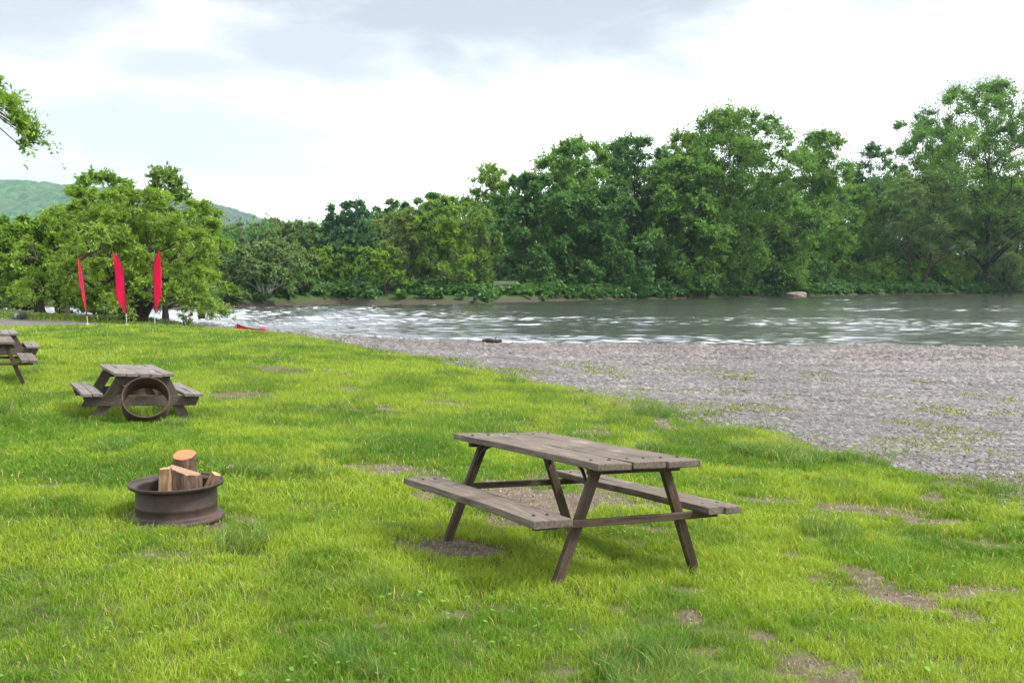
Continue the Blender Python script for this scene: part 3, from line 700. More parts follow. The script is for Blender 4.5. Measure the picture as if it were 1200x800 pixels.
# the point
tree('broadleaf_tree', 'yellow green tree leaning out over the water at the tip of the point', 'tree', G2, 452, 100, 291, 62, 'fresh', cb=.16, clumps=62, twigs=12, leaves=9, lean=-.14, seed=24, **A)
tree('broadleaf_tree', 'slender yellowish tree with sparse crown, left one of a pair', 'tree', G2, 462, 104, 251, 52, 'straw', M_bark2, cb=.18, clumps=62, twigs=9, leaves=8, ls=.3, lw=.42, seed=25, shape=.75, lump=.5, spread=.85, tr=.13)
tree('broadleaf_tree', 'slender yellowish tree with sparse crown, right one of a pair', 'tree', G2, 480, 105, 245, 50, 'straw', M_bark2, cb=.2, clumps=58, twigs=9, leaves=8, ls=.3, lw=.42, seed=26, shape=.75, lump=.5, spread=.85, tr=.13)
tree('broadleaf_tree', 'pale-trunked thin tree on the point, olive leaves', 'tree', G2, 493, 105, 262, 40, 'olive', M_bark3, cb=.2, clumps=46, twigs=9, leaves=8, ls=.3, lw=.42, seed=27, shape=.8, lump=.5, spread=.85, tr=.12)
tree('broadleaf_tree', 'bright green tree with a dark trunk standing out on the point', 'tree', G2, 524, 104, 234, 72, 'fresh', cb=.08, clumps=100, twigs=12, leaves=9, seed=28, shape=.75, **A)
tree('broadleaf_tree', 'olive sparse tree against the dark trees on the point', 'tree', G2, 562, 108, 248, 56, 'olive', M_bark2, cb=.06, clumps=76, twigs=10, leaves=9, seed=29, shape=.75, spread=.8, **A)
# the wall of big trees
Cc = dict(ls=.42, lw=.6)
tree('broadleaf_tree', 'tall open-crowned pale tree at the left shoulder of the tall wood', 'tree', G2, 576, 124, 197, 84, 'fresh', cb=.1, clumps=88, twigs=10, leaves=9, seed=30, spread=.95, lump=.5, ls=.38, lw=.5)
tree('broadleaf_tree', 'very dark green tree hanging down to the water, left of the wood', 'tree', G2, 618, 117, 208, 112, 'deep', cb=.02, clumps=150, twigs=12, leaves=9, seed=31, droop=.4, **Cc)
tree('broadleaf_tree', 'tall dark tree with ragged pale tip left of the middle of the wood', 'tree', G2, 664, 127, 170, 108, 'maple', cb=.03, clumps=150, twigs=12, leaves=9, seed=32, lump=.4, **Cc)
tree('broadleaf_tree', 'dark green tree drooping onto the water in the middle of the wood', 'tree', G2, 702, 121, 222, 96, 'deep', cb=.01, clumps=140, twigs=12, leaves=9, seed=33, droop=.45, **Cc)
tree('broadleaf_tree', 'dark tree with a level ragged top behind the drooping ones', 'tree', G2, 742, 136, 167, 110, 'deep', cb=.03, clumps=150, twigs=12, leaves=9, seed=34, lump=.4, **Cc)
tree('broadleaf_tree', 'broad dark tree filling the skyline between two ragged tops', 'tree', G2, 704, 140, 174, 104, 'maple', cb=.05, clumps=120, twigs=12, leaves=9, seed=90, lump=.35, **Cc)
tree('broadleaf_tree', 'fresh green tree shouldering up to the left of the tallest round tree', 'tree', G2, 805, 142, 164, 90, 'fresh', cb=.05, clumps=120, twigs=12, leaves=9, seed=91, lump=.35, **Cc)
tree('broadleaf_tree', 'green tree stepping up the skyline toward the huge maple', 'tree', G2, 1085, 172, 148, 104, 'maple', cb=.08, clumps=120, twigs=12, leaves=9, seed=93, lump=.12, **Cc)
tree('broadleaf_tree', 'lighter green tree with stepped crown, left of the tallest round tree', 'tree', G2, 786, 129, 190, 104, 'maple', cb=.02, clumps=150, twigs=12, leaves=9, seed=35, lump=.5, droop=.35, **Cc)
tree('broadleaf_tree', 'tallest round tree in the wood with sky showing through its pale top', 'tree', G2, 858, 136, 138, 166, 'maple', cb=.02, clumps=260, twigs=12, leaves=9, seed=36, lump=.3, spread=.8, **Cc)
tree('broadleaf_tree', 'mid green tree low in front of the tallest round tree', 'tree', G2, 838, 133, 234, 100, 'maple', cb=.01, clumps=120, twigs=12, leaves=9, seed=37, droop=.35, **Cc)
tree('broadleaf_tree', 'upright green tree with a notched top right of the tallest round tree', 'tree', G2, 953, 146, 159, 96, 'maple', cb=.02, clumps=170, twigs=12, leaves=9, seed=38, lump=.4, shape=.75, **Cc)
tree('broadleaf_tree', 'dark green tree low at the waterside below the notched top', 'tree', G2, 915, 141, 240, 92, 'deep', cb=.01, clumps=120, twigs=12, leaves=9, seed=39, droop=.3, **Cc)
tree('broadleaf_tree', 'bluish dark tree in the gap between the two highest trees', 'tree', G3, 1016, 190, 176, 84, 'blue', cb=.08, clumps=90, twigs=11, leaves=8, seed=40, lump=.45, ls=.55, lw=.5)
tree('broadleaf_tree', 'soft green tree filling the low part of the gap', 'tree', G2, 1005, 158, 222, 84, 'maple', cb=.03, clumps=110, twigs=12, leaves=9, seed=41, **Cc)
tree('willow_tree', 'thin willow with a visible forked dark trunk above the hedge', 'tree', G2, 1076, 152, 204, 108, 'grey', cb=.28, clumps=105, twigs=10, leaves=9, stems=2, seed=42, ls=.4, lw=.4, droop=.4, tr=.4, splay=.35)
tree('broadleaf_tree', 'huge maple with dark bare limbs at the right edge, highest of all', 'tree', G2, 1152, 160, 107, 190, 'maple', cb=.22, clumps=250, twigs=12, leaves=9, seed=43, lump=.3, tr=.5, limb=20, **Cc)
tree('willow_tree', 'drooping willow touching the water at the right edge', 'tree', G2, 1178, 160, 222, 124, 'grey', cb=.02, clumps=150, twigs=12, leaves=10, stems=4, seed=44, ls=.42, lw=.36, droop=.7)
tree('broadleaf_tree', 'tall green tree cut by the right edge behind the huge maple', 'tree', G2, 1235, 170, 120, 120, 'fresh', cb=.05, clumps=130, twigs=12, leaves=9, seed=45, **Cc)
tree('broadleaf_tree', 'dark green tree behind the hedge and the forked willow', 'tree', G3, 1070, 180, 226, 110, 'deep', cb=.02, clumps=110, twigs=12, leaves=9, seed=46, **B)

# the tree on the left whose branch tips reach into the frame
tree('broadleaf_tree', 'near tree mostly outside the left edge, leafy branch tips against the sky', 'tree', None, -290, 15, -60, 500, 'fresh', cb=.54, clumps=230, twigs=12, leaves=16, ls=.10, lw=.32, droop=.55, seed=50, tr=.18, rcf=.8, lump=.5)

# shrubs of the banks
def shrub(label, px, D, top, width, leaf, seed, clumps=40, ls=.3, lw=.4, droop=.2, base=None, grp='shrubs along the far bank', twigs=12, leaves=9, name='riverside_shrub'):
    return tree(name, label, 'shrub', grp, px, D, top, width, leaf, cb=.02, clumps=clumps, twigs=twigs, leaves=leaves, ls=ls, lw=lw, droop=droop, stems=3, seed=seed, shape=.5, tr=.05, limb=6, base=base, rcf=1.7)
shrub('rounded light green shrub at the waterline left of the pale bank', 262, 87, 344, 62, 'reed', 61)
shrub('small round shrub overhanging the bare bank', 302, 91, 345, 26, 'reed', 62, 24)
shrub('light green herb bank below the grey willows', 332, 97, 341, 60, 'reed', 63)
shrub('pale green herb bank left of the round tree pair', 362, 102, 341, 54, 'reed', 64)
shrub('green herb bank under the round tree pair', 396, 108, 343, 56, 'reed', 65)
shrub('dark low shrub behind the tip of the point', 432, 112, 336, 50, 'blue', 66)
shrub('dark shrub behind the pale-stemmed willow', 330, 108, 318, 80, 'deep', 67)
shrub('dark shrub filling the gap behind the round tree pair', 372, 118, 312, 70, 'deep', 68)
shrub('dark undergrowth shrub below the yellowish slender trees', 480, 112, 330, 76, 'deep', 69)
shrub('dark undergrowth shrub behind the bright tree on the point', 540, 116, 326, 80, 'deep', 70)
shrub('hedge bush left of the forked willow', 985, 150, 308, 66, 'maple', 71, 55, .36)
shrub('hedge bush left of the forked willow trunk, paler', 1032, 153, 306, 58, 'fresh', 72, 50, .36)
shrub('hedge bush under the forked willow', 1072, 155, 308, 56, 'maple', 73, 50, .36)
shrub('bright lime bush in the hedge', 1104, 162, 300, 52, 'bright', 74, 50, .36)
shrub('dark bush at the water below the bright lime bush', 1105, 155, 316, 60, 'maple', 75, 45, .36)
shrub('dark waterside bush under the tallest round tree', 880, 138, 318, 80, 'deep', 76, 45, .36)
shrub('low dark bush at the waterside below the notched top', 945, 145, 316, 70, 'deep', 77, 45, .36)
shrub('dark waterside bush under the drooping trees', 730, 122, 322, 90, 'deep', 78, 45, .36)
shrub('dark waterside bush below the stepped crown', 800, 129, 322, 80, 'deep', 79, 45, .36)
shrub('dark waterside bush at the left of the wood', 640, 117, 324, 90, 'deep', 80, 45, .36)
shrub('small leggy sapling by the gravel right of the last flag', 218, 40.5, 360, 20, 'olive', 81, 9, .09, .4, .2, None, None, 6, 6, 'sapling')

# far-off wood closing the view behind all the trees
def build_wood():
    g = np.random.default_rng(77); K = 9000
    az = g.uniform(-.62, .95, K); D = g.uniform(190, 330, K); x = az * D
    hmax = np.interp(az, [-.6, -.3, -.2, -.1, 0, .2, .5, .9], [10, 11, 12, 16, 18, 22, 24, 26]) * (D / 230)
    z = ground(x, D) + g.uniform(0, 1, K) ** 1.25 * hmax * (.75 + .4 * fbm(x * .05, D * .05, 5, 3))
    cen = np.stack([x, D, z], 1); axp = cen + np.array([0, 3., -4.])
    V, Q, tint = crown_arrays(g, cen, g.uniform(1.8, 3.4, K), axp, 9, 7, 1.0, .55, .2)
    tag(link('far_wood', raw_mesh('far_wood', V, [Q], {'tint': ('FACE', tint)}), LEAF['deep']), 'dark far-off wood seen through gaps between the riverside trees', 'wood', kind='stuff')
build_wood()
# herbs and creepers at the foot of the far trees
def build_under():
    g = np.random.default_rng(78); K = 3400
    x = g.uniform(-40, 105, K); y = y_far(x) + np.where(x > -4, g.uniform(.1, 6, K), g.uniform(1.2, 9, K))
    k = (x > 4) | (fbm(x * .4, y * .4, 79, 3) > .38); x = x[k]; y = y[k]; K = len(x)
    z = ground(x, y) + g.uniform(.0, .55, K)
    cen = np.stack([x, y, z], 1); axp = cen + np.array([0, .6, -1.5])
    V, Q, tint = crown_arrays(g, cen, g.uniform(.3, .75, K), axp, 9, 7, .26, .45, .3)
    tag(link('undergrowth', raw_mesh('undergrowth', V, [Q], {'tint': ('FACE', tint)}), LEAF['deep']), 'green herbs and creepers along the foot of the far trees', 'undergrowth', kind='stuff')  # deep leaf colour stands in for shade under the overhanging crowns
build_under()

# ------------------------------------------------------------------ picnic tables
def board(name, L, W, T, M, mat, parent, seed=0, warp=.0015, bev=.004, cuts=8):
    """a timber as an object of its own, its grain along its own X"""
    bm = bmesh.new(); add_board(bm, L, W, T, Matrix(), bev, cuts, warp, seed)
    o = bm_obj(name, bm, mat, parent); o.matrix_parent_inverse = Matrix(); o.matrix_local = M
    return o
def between(a, b, up=(1, 0, 0)):
    """frame with X from a to b"""
    a = Vector(a); b = Vector(b); x = (b - a).normalized(); z = Vector(up); y = z.cross(x).normalized(); z = x.cross(y)
    M = Matrix((x, y, z)).transposed().to_4x4(); M.translation = (a + b) / 2
    return M, (b - a).length
def light_table(label, loc, rot):
    L, H = 1.85, .75
    t = empty('picnic_table', loc, rot); tag(t, label, 'picnic table', 'picnic tables on the lawn')
    bm = bmesh.new()
    for k, (y0, y1, dx) in enumerate([(-.375, -.133, -.025), (-.124, .117, .004), (.128, .372, .012)]):
        add_board(bm, L + (.05, 0, .01)[k], y1 - y0, .042, Matrix.Translation((dx, (y0 + y1) / 2, H - .021 + (.0, .001, -.002)[k])), .006, 14, .0025, 3 + k)
    bm_obj('tabletop', bm, M_top, t)
    for s, (yi, yo) in ((-1, (-.53, -.785)), (1, (.462, .71))):
        bm = bmesh.new()
        if s < 0: add_board(bm, L, abs(yo - yi), .045, Matrix.Translation((0, (yi + yo) / 2, .449 - .0225)), .006, 14, .003, 21)
        else:
            add_board(bm, L - .01, .118, .045, Matrix.Translation((0, .523, .4265)), .006, 14, .003, 22); add_board(bm, L + .015, .126, .045, Matrix.Translation((.005, .648, .4255)), .006, 14, .003, 23)
        bm_obj('seat', bm, M_top, t)
    for sx in (-1, 1):
        X = sx * .735
        for sy in (-1, 1):
            M, l = between((X, sy * .245, .705), (X, sy * .56, -.10))
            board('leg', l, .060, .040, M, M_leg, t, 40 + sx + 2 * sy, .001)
            # curved iron strap from leg up to the tabletop
            c = []
            for q in np.linspace(0, 1, 8):
                a = q * math.pi / 2
                c.append((X - sx * (.022 + .20 * (1 - math.cos(a))), sy * (.312 - .05 * q), .53 + .172 * math.sin(a)))
            T_ = Tubes(); T_.add(c, np.full(8, .011), 6); link('brace', T_.mesh('brace'), M_iron, t)
        M, l = between((X + sx * .0415, -.70, .384), (X + sx * .0415, .64, .384))
        board('crossbar', l, .038, .042, M @ Matrix.Rotation(math.pi / 2, 4, 'X'), M_leg, t, 50 + sx, .001)
        M, l = between((X + sx * .0425, -.34, .688), (X + sx * .0425, .33, .688))
        board('cleat', l, .042, .038, M, M_leg, t, 60 + sx, .001)
    return t
def heavy_table(label, loc, rot, s=1.):
    L, H, W = 1.85, .70, .80
    t = empty('picnic_table', loc, rot); tag(t, label, 'picnic table', 'picnic tables on the lawn')
    bm = bmesh.new(); n = 5; w = W / n
    for k in range(n): add_board(bm, L + random.uniform(-.02, .02), w - .008, .042, Matrix.Translation((random.uniform(-.01, .01), -W / 2 + w * (k + .5), H - .021 + random.uniform(-.003, .003))), .006, 8, .003, 70 + k)
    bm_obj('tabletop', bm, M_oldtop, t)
    for sy in (-1, 1):
        bm = bmesh.new()
        for k in range(2): add_board(bm, L + .02 * k, .128, .042, Matrix.Translation((0, sy * (.605 + .135 * k), .400)), .006, 8, .003, 80 + k + sy)
        bm_obj('seat', bm, M_oldtop, t)
    for sx in (-1, 1):
        X = sx * .72
        for sy in (-1, 1):
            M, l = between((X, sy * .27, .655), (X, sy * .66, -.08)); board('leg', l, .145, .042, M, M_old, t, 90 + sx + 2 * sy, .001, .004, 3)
        def profile_board(nm, pts, x, th=.040, mat=M_old):
            bm = bmesh.new(); a = [bm.verts.new((x - th / 2, y, z)) for y, z in pts]; b = [bm.verts.new((x + th / 2, y, z)) for y, z in pts]
            bm.faces.new(a); bm.faces.new(b[::-1])
            for i in range(len(pts)): bm.faces.new((a[i], b[i], b[(i + 1) % len(pts)], a[(i + 1) % len(pts)]))
            bmesh.ops.recalc_face_normals(bm, faces=bm.faces)
            bmesh.ops.bevel(bm, geom=list(bm.edges), offset=.004, segments=1, affect='EDGES')
            bm_obj(nm, bm, mat, t)
        profile_board('seat_beam', [(-.79, .377), (.79, .377), (.735, .235), (-.735, .235)], X + sx * .0425)
        profile_board('cleat', [(-.37, .656), (.37, .656), (.33, .52), (-.33, .52)], X + sx * .0425)
    return t
YAW = -1.0649
def bolts(t):
    tops = [c for c in t.children if c.name.startswith('tabletop')]; seats = [c for c in t.children if c.name.startswith('seat')]
    """rusty bolt heads where the boards meet the cleats"""
    V, Q = lathe([(0, .006), (.006, .006), (.010, .003), (.012, -.002)], 10)
    me = raw_mesh('bolt', V, [Q], smooth=True); me.materials.append(M_iron)
    spots = [(sx * .775, y, .7505) for sx in (-1, 1) for y in (-.32, -.19, -.06, .06, .19, .32)] + [(sx * .775, y, .4505) for sx in (-1, 1) for y in (-.70, -.61, .53, .65)]
    for p in spots:
        o = bpy.data.objects.new('bolt', me); COL.objects.link(o); o.location = p
        o.parent = tops[0] if p[2] > .6 else min(seats, key=lambda c: abs(sum(v.co.y for v in c.data.vertices) / len(c.data.vertices) - p[1]))
def tilt_rot(yaw, tl, tw):
    x = Vector((1, 0, tl)).normalized(); y = Vector((0, 1, tw)); z = x.cross(y).normalized(); y = z.cross(x)
    return (Matrix.Rotation(yaw, 3, 'Z') @ Matrix((x, y, z)).transposed()).to_euler()
bolts(light_table('brown weathered picnic table alone on the right, nearest the camera', (.3475, 6.4868, 1.65 - 1.885), tilt_rot(YAW, .0478, -.058)))
def ground_tilt(x, y, yaw):
    c, s = math.cos(yaw), math.sin(yaw); d = .7
    a = [float(ground(x + ux * d, y + uy * d, False)[0]) for ux, uy in ((c, s), (-c, -s), (-s, c), (s, -c))]
    return tilt_rot(yaw, (a[0] - a[1]) / 2 / d, (a[2] - a[3]) / 2 / d)
hx, hy = -4.95, 12.75
heavy_table('thick-planked grey picnic table with a rusty ring leaning on its end', (hx, hy, gz(hx, hy) - .03), ground_tilt(hx, hy, YAW)).scale = (.88, .88, .88)
lx, ly = -8.75, 16.3
light_table('thin-legged picnic table at the left edge, in front of a thicker one', (lx, ly, gz(lx, ly) - .02), ground_tilt(lx, ly, YAW))
kx, ky = -10.7, 20.3
heavy_table('thick-planked picnic table cut by the left edge, behind the thin-legged one', (kx, ky, gz(kx, ky) - .03), ground_tilt(kx, ky, YAW)).scale = (.95, .95, .95)

# ------------------------------------------------------------------ fire ring with firewood
fx, fy = hit(202, 611); fz = gz(fx, fy)
fr = empty('fire_ring', (fx, fy, fz - .02)); tag(fr, 'black and brown steel fire ring with flanged rims holding firewood', 'fire ring')
ro, rb, hh = .312, .270, .262
V, Q = lathe([(rb - .010, .012), (rb - .010, .225), (rb - .006, .238), (rb + .004, .244), (ro - .012, .247), (ro - .006, .250), (ro - .005, .262), (ro + .001, .264), (ro + .005, .258), (ro + .004, .244), (ro - .002, .238), (rb + .010, .232), (rb + .003, .226), (rb, .215), (rb, .21), (rb, .12), (rb + .0025, .115), (rb + .0025, .10), (rb, .095), (rb, .058), (rb + .003, .048), (rb + .012, .042), (ro - .012, .036), (ro + .002, .028), (ro + .006, .012), (ro, -.004), (ro - .02, -.006), (rb - .010, .012)], 96)
link('rim', raw_mesh('rim', V, [Q], smooth=True), M_rust, fr)
bm = bmesh.new(); bmesh.ops.create_circle(bm, cap_ends=True, cap_tris=False, radius=rb - .011, segments=48)
bmesh.ops.subdivide_edges(bm, edges=list(bm.edges), cuts=2, use_grid_fill=True); bmesh.ops.triangulate(bm, faces=list(bm.faces))
for v in bm.verts: v.co.z = .045 + random.uniform(0, .015)
bm_obj('ash_bed', bm, M_ash, fr)
def log_mesh(r, h, seed, seg=0., arc=(0, 360), top_slope=(0, 0)):
    """a split log standing on end: a wedge of a round of wood; bark on the round side"""
    rr = random.Random(seed); bm = bmesh.new()
    a0, a1 = arc; n = 14; full = abs(a1 - a0) >= 359
    ring = [(r * (1 + rr.uniform(-.05, .05)) * math.cos(R(a0 + (a1 - a0) * i / (n if full else n - 1))), r * (1 + rr.uniform(-.05, .05)) * math.sin(R(a0 + (a1 - a0) * i / (n if full else n - 1)))) for i in range(n)]
    if not full: ring.append((rr.uniform(-.08, .08) * r, rr.uniform(-.08, .08) * r))
    lv = []
    for k in range(7):
        q = k / 6; lv.append([bm.verts.new((x * (1.04 - .08 * q) + rr.uniform(-.004, .004), y * (1.04 - .08 * q) + rr.uniform(-.004, .004), h * q + (top_slope[0] * x + top_slope[1] * y if k == 6 else 0) + (rr.uniform(-.004, .004) if k == 6 else 0))) for x, y in ring])
    m = len(ring)
    for k in range(6):
        for i in range(m):
            f = bm.faces.new((lv[k][i], lv[k][(i + 1) % m], lv[k + 1][(i + 1) % m], lv[k + 1][i]))
            f.material_index = 0 if (full or i < n - 1) else 1
    bm.faces.new(lv[6]).material_index = 2; bm.faces.new(lv[0][::-1]).material_index = 2
    bmesh.ops.recalc_face_normals(bm, faces=bm.faces)
    me = bpy.data.meshes.new('firewood_log'); bm.to_mesh(me); bm.free(); return me
def log(label, dx, dy, r, h, seed, arc, rz, tilt, mats, slope=(0, 0), z=.03):
    me = log_mesh(r, h, seed, 0, arc, slope)
    o = bpy.data.objects.new('firewood_log', me); COL.objects.link(o)
    for m in mats: me.materials.append(m)
    o.location = (fx + dx, fy + dy, fz + z); o.rotation_euler = (R(tilt[0]), R(tilt[1]), R(rz))
    return tag(o, label, 'firewood', 'firewood standing in the fire ring')
log('thick split log with dark bark, front and centre in the fire ring', .095, .01, .108, .30, 1, (185, 355), 0, (2, -4), (M_logbark, M_split3, M_split3), (-.35, .1))
log('tallest log at the back with an orange sawn top', -.01, .17, .078, .37, 2, (0, 360), 20, (2, 2), (M_logbark, M_split2, M_split2), (.1, .3))
log('pale narrow split log at the left of the stack', -.075, .03, .070, .295, 3, (20, 150), 25, (2, 2), (M_split3, M_split, M_split), (.15, 0))
log('short thin stick of split wood leaning on the right rim', .15, .03, .040, .30, 4, (190, 330), 10, (6, 24), (M_split3, M_split, M_split), (0, .2))
# a clod beside the ring
bm = bmesh.new(); bmesh.ops.create_icosphere(bm, subdivisions=3, radius=1)
for v in bm.verts:
    n = v.co.normalized(); d = 1 + .25 * math.sin(3 * n.x + 1) * math.cos(2.4 * n.y) + .12 * math.sin(7 * n.z + 3 * n.x)
    v.co = Vector((n.x * .045 * d, n.y * .04 * d, n.z * .028 * d))
o = bm_obj('stone', bm, M_rock, None, True); sx_, sy_ = hit(266, 558); o.location = (sx_, sy_, gz(sx_, sy_) + .05); tag(o, 'small brown stone lying on the grass behind the fire ring', 'stone')

# the second ring, leaning on the table
V, Q = lathe([(.258, -.15), (.258, .11), (.262, .12), (.274, .12), (.277, .11), (.277, -.14), (.274, -.15), (.258, -.15)], 80)
ring = link('fire_ring', raw_mesh('fire_ring', V, [Q], smooth=True), M_rust2); tag(ring, 'empty rusty steel ring tilted against the end of the thick-planked table', 'fire ring')
ax = Vector((.30, -.80, .56)).normalized(); ring.rotation_euler = ax.to_track_quat('Z', 'Y').to_euler()
qx, qy = hx + .52, hy - .95
ring.location = (qx, qy, gz(qx, qy) + .27)

# ------------------------------------------------------------------ feather flags
def flag(label, px, D, lean_px, top, fab0, width, turn, curl):
    """px: foot of the pole; lean_px: how far the tip stands to the side of it"""
    x = at(px, D); z0 = gz(x, D); root = empty('feather_flag', (x, D, z0)); tag(root, label, 'flag', 'feather flags by the gravel track')
    H = CAMZ + (HOR - top) / F * D - z0; h0 = CAMZ + (HOR - fab0) / F * D - z0; lx = lean_px / F * D; W = width / F * D
    n = 26; q = np.linspace(0, 1, n); z = H * q
    c, s = math.cos(turn), math.sin(turn)
    uu = np.clip((z - h0) / (H - h0), 0, 1)
    side = curl * W * np.clip((uu - .66) / .34, 0, 1) ** 2.1    # the tip bends over the fabric
    px_ = lx * q ** 1.3 + side * c; py_ = side * s
    P = np.stack([px_, py_, z - .0], 1)
    k0 = int(np.argmin(abs(z - h0)))
    T_ = Tubes(); T_.add(np.r_[[[0, 0, -.15]], P[:k0 + 2]], np.full(k0 + 3, .016), 8); pole = link('pole', T_.mesh('pole'), M_white, root)
    T_ = Tubes(); T_.add(P[k0 + 1:], np.linspace(.022, .012, n - k0 - 1), 8); sleeve = link('sleeve', T_.mesh('sleeve'), M_black)
    # banner: follows the pole, narrowing to a point at the tip and cut aslant below
    m = 7; V = []; idx = np.arange(k0, n)
    for sgn in (-1, 1):
        for i in idx:
            u = max(0., (z[i] - h0) / (H - h0))
            wid = W * min(1, .04 + (u / .30) ** .9)
            far_x = lx * q[i] ** 1.3 + curl * wid * c; far_y = curl * wid * s
            for j in range(m):
                w = j / (m - 1); rip = .03 * math.sin(u * 9 + w * 2.5) * w
                xx = P[i, 0] * (1 - w) + far_x * w; yy = P[i, 1] * (1 - w) + far_y * w
                V.append((xx - s * rip - s * .002 * sgn, yy + c * rip + c * .002 * sgn, z[i]))
    V = np.array(V); N = len(idx) * m
    i = np.arange(len(idx) - 1)[:, None] * m; j = np.arange(m - 1)[None, :]
    q1 = np.stack([i + j, i + m + j, i + m + j + 1, i + j + 1], -1).reshape(-1, 4); q2 = q1[:, ::-1] + N
    e = [];
    for a in range(len(idx) - 1):
        for b in (0, m - 1): e.append((a * m + b, (a + 1) * m + b, (a + 1) * m + b + N, a * m + b + N))
    for b in range(m - 1):
        for a in (0, len(idx) - 1): e.append((a * m + b, a * m + b + 1, a * m + b + 1 + N, a * m + b + N))
    me = raw_mesh('banner', V, [np.concatenate([q1, q2, np.array(e)])], smooth=True)
    sleeve.parent = link('banner', me, M_cloth, root)
    V, Q = lathe([(0, .03), (.035, .03), (.06, .02), (.065, 0), (.05, -.02)], 16); link('ground_socket', raw_mesh('ground_socket', V, [Q], smooth=True), M_white, pole)
    return root
flag('leftmost red feather flag, seen almost edge on and leaning', 102, 37, -7, 297, 373, 5.5, R(80), -1)
flag('middle red feather flag, its tip bending left', 148, 38.5, -3, 295, 369, 10, R(6), -1)
flag('rightmost red feather flag, its tip bending right', 181, 38.5, -.5, 292, 367, 9.5, R(-8), 1)

# ------------------------------------------------------------------ boats
def hull(L, W, H, rocker=.16):
    n, m = 28, 13; V = []
    for i in range(n):
        u = i / (n - 1) * 2 - 1; w = W / 2 * (1 - abs(u) ** 2.6) ** .75 + .006; sheer = H + rocker * abs(u) ** 4
        keel = .07 * abs(u) ** 5
        for j in range(m):
            a = (j / (m - 1) - .5) * math.pi; V.append((u * L / 2 * (1 + .02 * abs(math.sin(a)) ), w * np.sign(math.sin(a)) * abs(math.sin(a)) ** .75, keel + (sheer - keel) * (1 - abs(math.cos(a)) ** .8)))
    V = np.array(V); i = np.arange(n - 1)[:, None] * m; j = np.arange(m - 1)[None, :]
    Q = np.stack([i + j, i + m + j, i + m + j + 1, i + j + 1], -1).reshape(-1, 4)
    return V, Q, n, m
def canoe(label, loc, rz, mat, lining, L=4.4, W=.86, H=.34, roll=0., name='canoe', group=None):
    root = empty(name, loc, (roll, 0, rz)); tag(root, label, 'canoe', group)
    V, Q, n, m = hull(L, W, H)
    o = link('hull', raw_mesh('hull', V, [Q], smooth=True), mat, root)
    sm = o.modifiers.new('shell', 'SOLIDIFY'); sm.thickness = .018
    ed = np.r_[V[0:n * m:m], V[m - 1:n * m:m][::-1], V[:1]]
    T_ = Tubes(); T_.add(ed, np.full(len(ed), .016), 6); link('gunwale', T_.mesh('gunwale'), lining, root)
    for u in (-.22, .30):
        w = W / 2 * (1 - abs(u * 2) ** 2.6) ** .75 * .97; bm = bmesh.new(); add_board(bm, .24, w * 2, .02, Matrix.Translation((u * L, 0, H * .74)), .004, 0, 0, 1); bm_obj('bench', bm, lining, root)
    return root
cx, cy = hit(295, 391)
cx, cy = at(293, 44.2), 44.2
canoe('red canoe pulled up on the gravel at the water beyond the lawn', (cx, cy, gz(cx, cy) + .02), R(-57), M_red, M_dkred, 3.9, .74, .19)
bx, by = at(24, 42.5), 42.5
canoe('dark upturned canoe end on, on the grass below the trees at far left', (bx, by, gz(bx, by) + .28), R(112), M_dark, M_dark, 2.6, .46, .22, math.pi, 'canoe')

# ------------------------------------------------------------------ driftwood and boulder
def rock(name, label, cat, x, y, s, mat, dz=0., seed=0):
    bm = bmesh.new(); bmesh.ops.create_icosphere(bm, subdivisions=4, radius=1); rr = random.Random(seed); ph = [rr.uniform(0, 6) for _ in range(6)]
    for v in bm.verts:
        n = v.co.normalized(); d = 1 + .16 * math.sin(2.6 * n.x + ph[0]) * math.cos(2.2 * n.y + ph[1]) + .09 * math.sin(5 * n.z + ph[2] + 3 * n.x) + .04 * math.sin(11 * n.y + ph[3]) * math.sin(9 * n.x + ph[4])
        v.co = Vector((n.x * s[0] * d, n.y * s[1] * d, n.z * s[2] * d))
    o = bm_obj(name, bm, mat, None, True); o.location = (x, y, gz(x, y) + dz); return tag(o, label, cat)
dx, dy = at(577, 41.2), 41.2
T_ = Tubes(); pts = np.array([[-.42, 0, .09], [-.2, .02, .12], [0, .0, .11], [.2, -.03, .10], [.38, .02, .13]]); T_.add(np.r_[pts[:1] - [[.003, 0, 0]], pts, pts[-1:] + [[.003, 0, 0]]], [.01, .10, .11, .10, .09, .07, .01], 10); T_.add([[.1, 0, .15], [.16, .05, .24], [.18, .06, .30]], [.03, .02, .01], 6)
o = link('driftwood_log', T_.mesh('driftwood_log'), M_bark); o.location = (dx, dy, gz(dx, dy)); o.rotation_euler = (0, 0, .1); tag(o, 'short dark driftwood log lying at the edge of the water', 'driftwood')
ux = at(921, 139.5); rock('boulder', 'pinkish boulder at the waterline below the far trees', 'boulder', ux, float(y_far(np.array([ux]))[0]) - .8, (1.3, .7, .55), M_rock, .25, 3)

# ------------------------------------------------------------------ haze
bm = bmesh.new(); bmesh.ops.create_cube(bm, size=1)
for v in bm.verts: v.co = Vector((v.co.x * 6400, v.co.y * 6400, -5 if v.co.z < 0 else 420))
t = NT('haze'); vol = t.n('VolumePrincipled', {'Color': C4((.62, .82, 1.0)), 'Density': .00012, 'Anisotropy': .2}); t.t.links.new(vol.outputs[0], t.out.inputs['Volume'])
t.m.cycles.homogeneous_volume = True
hz = bm_obj('haze', bm, t.m); tag(hz, 'thin pale haze over the river and the hill', 'haze', kind='stuff')
if not True: bpy.data.objects.remove(hz)

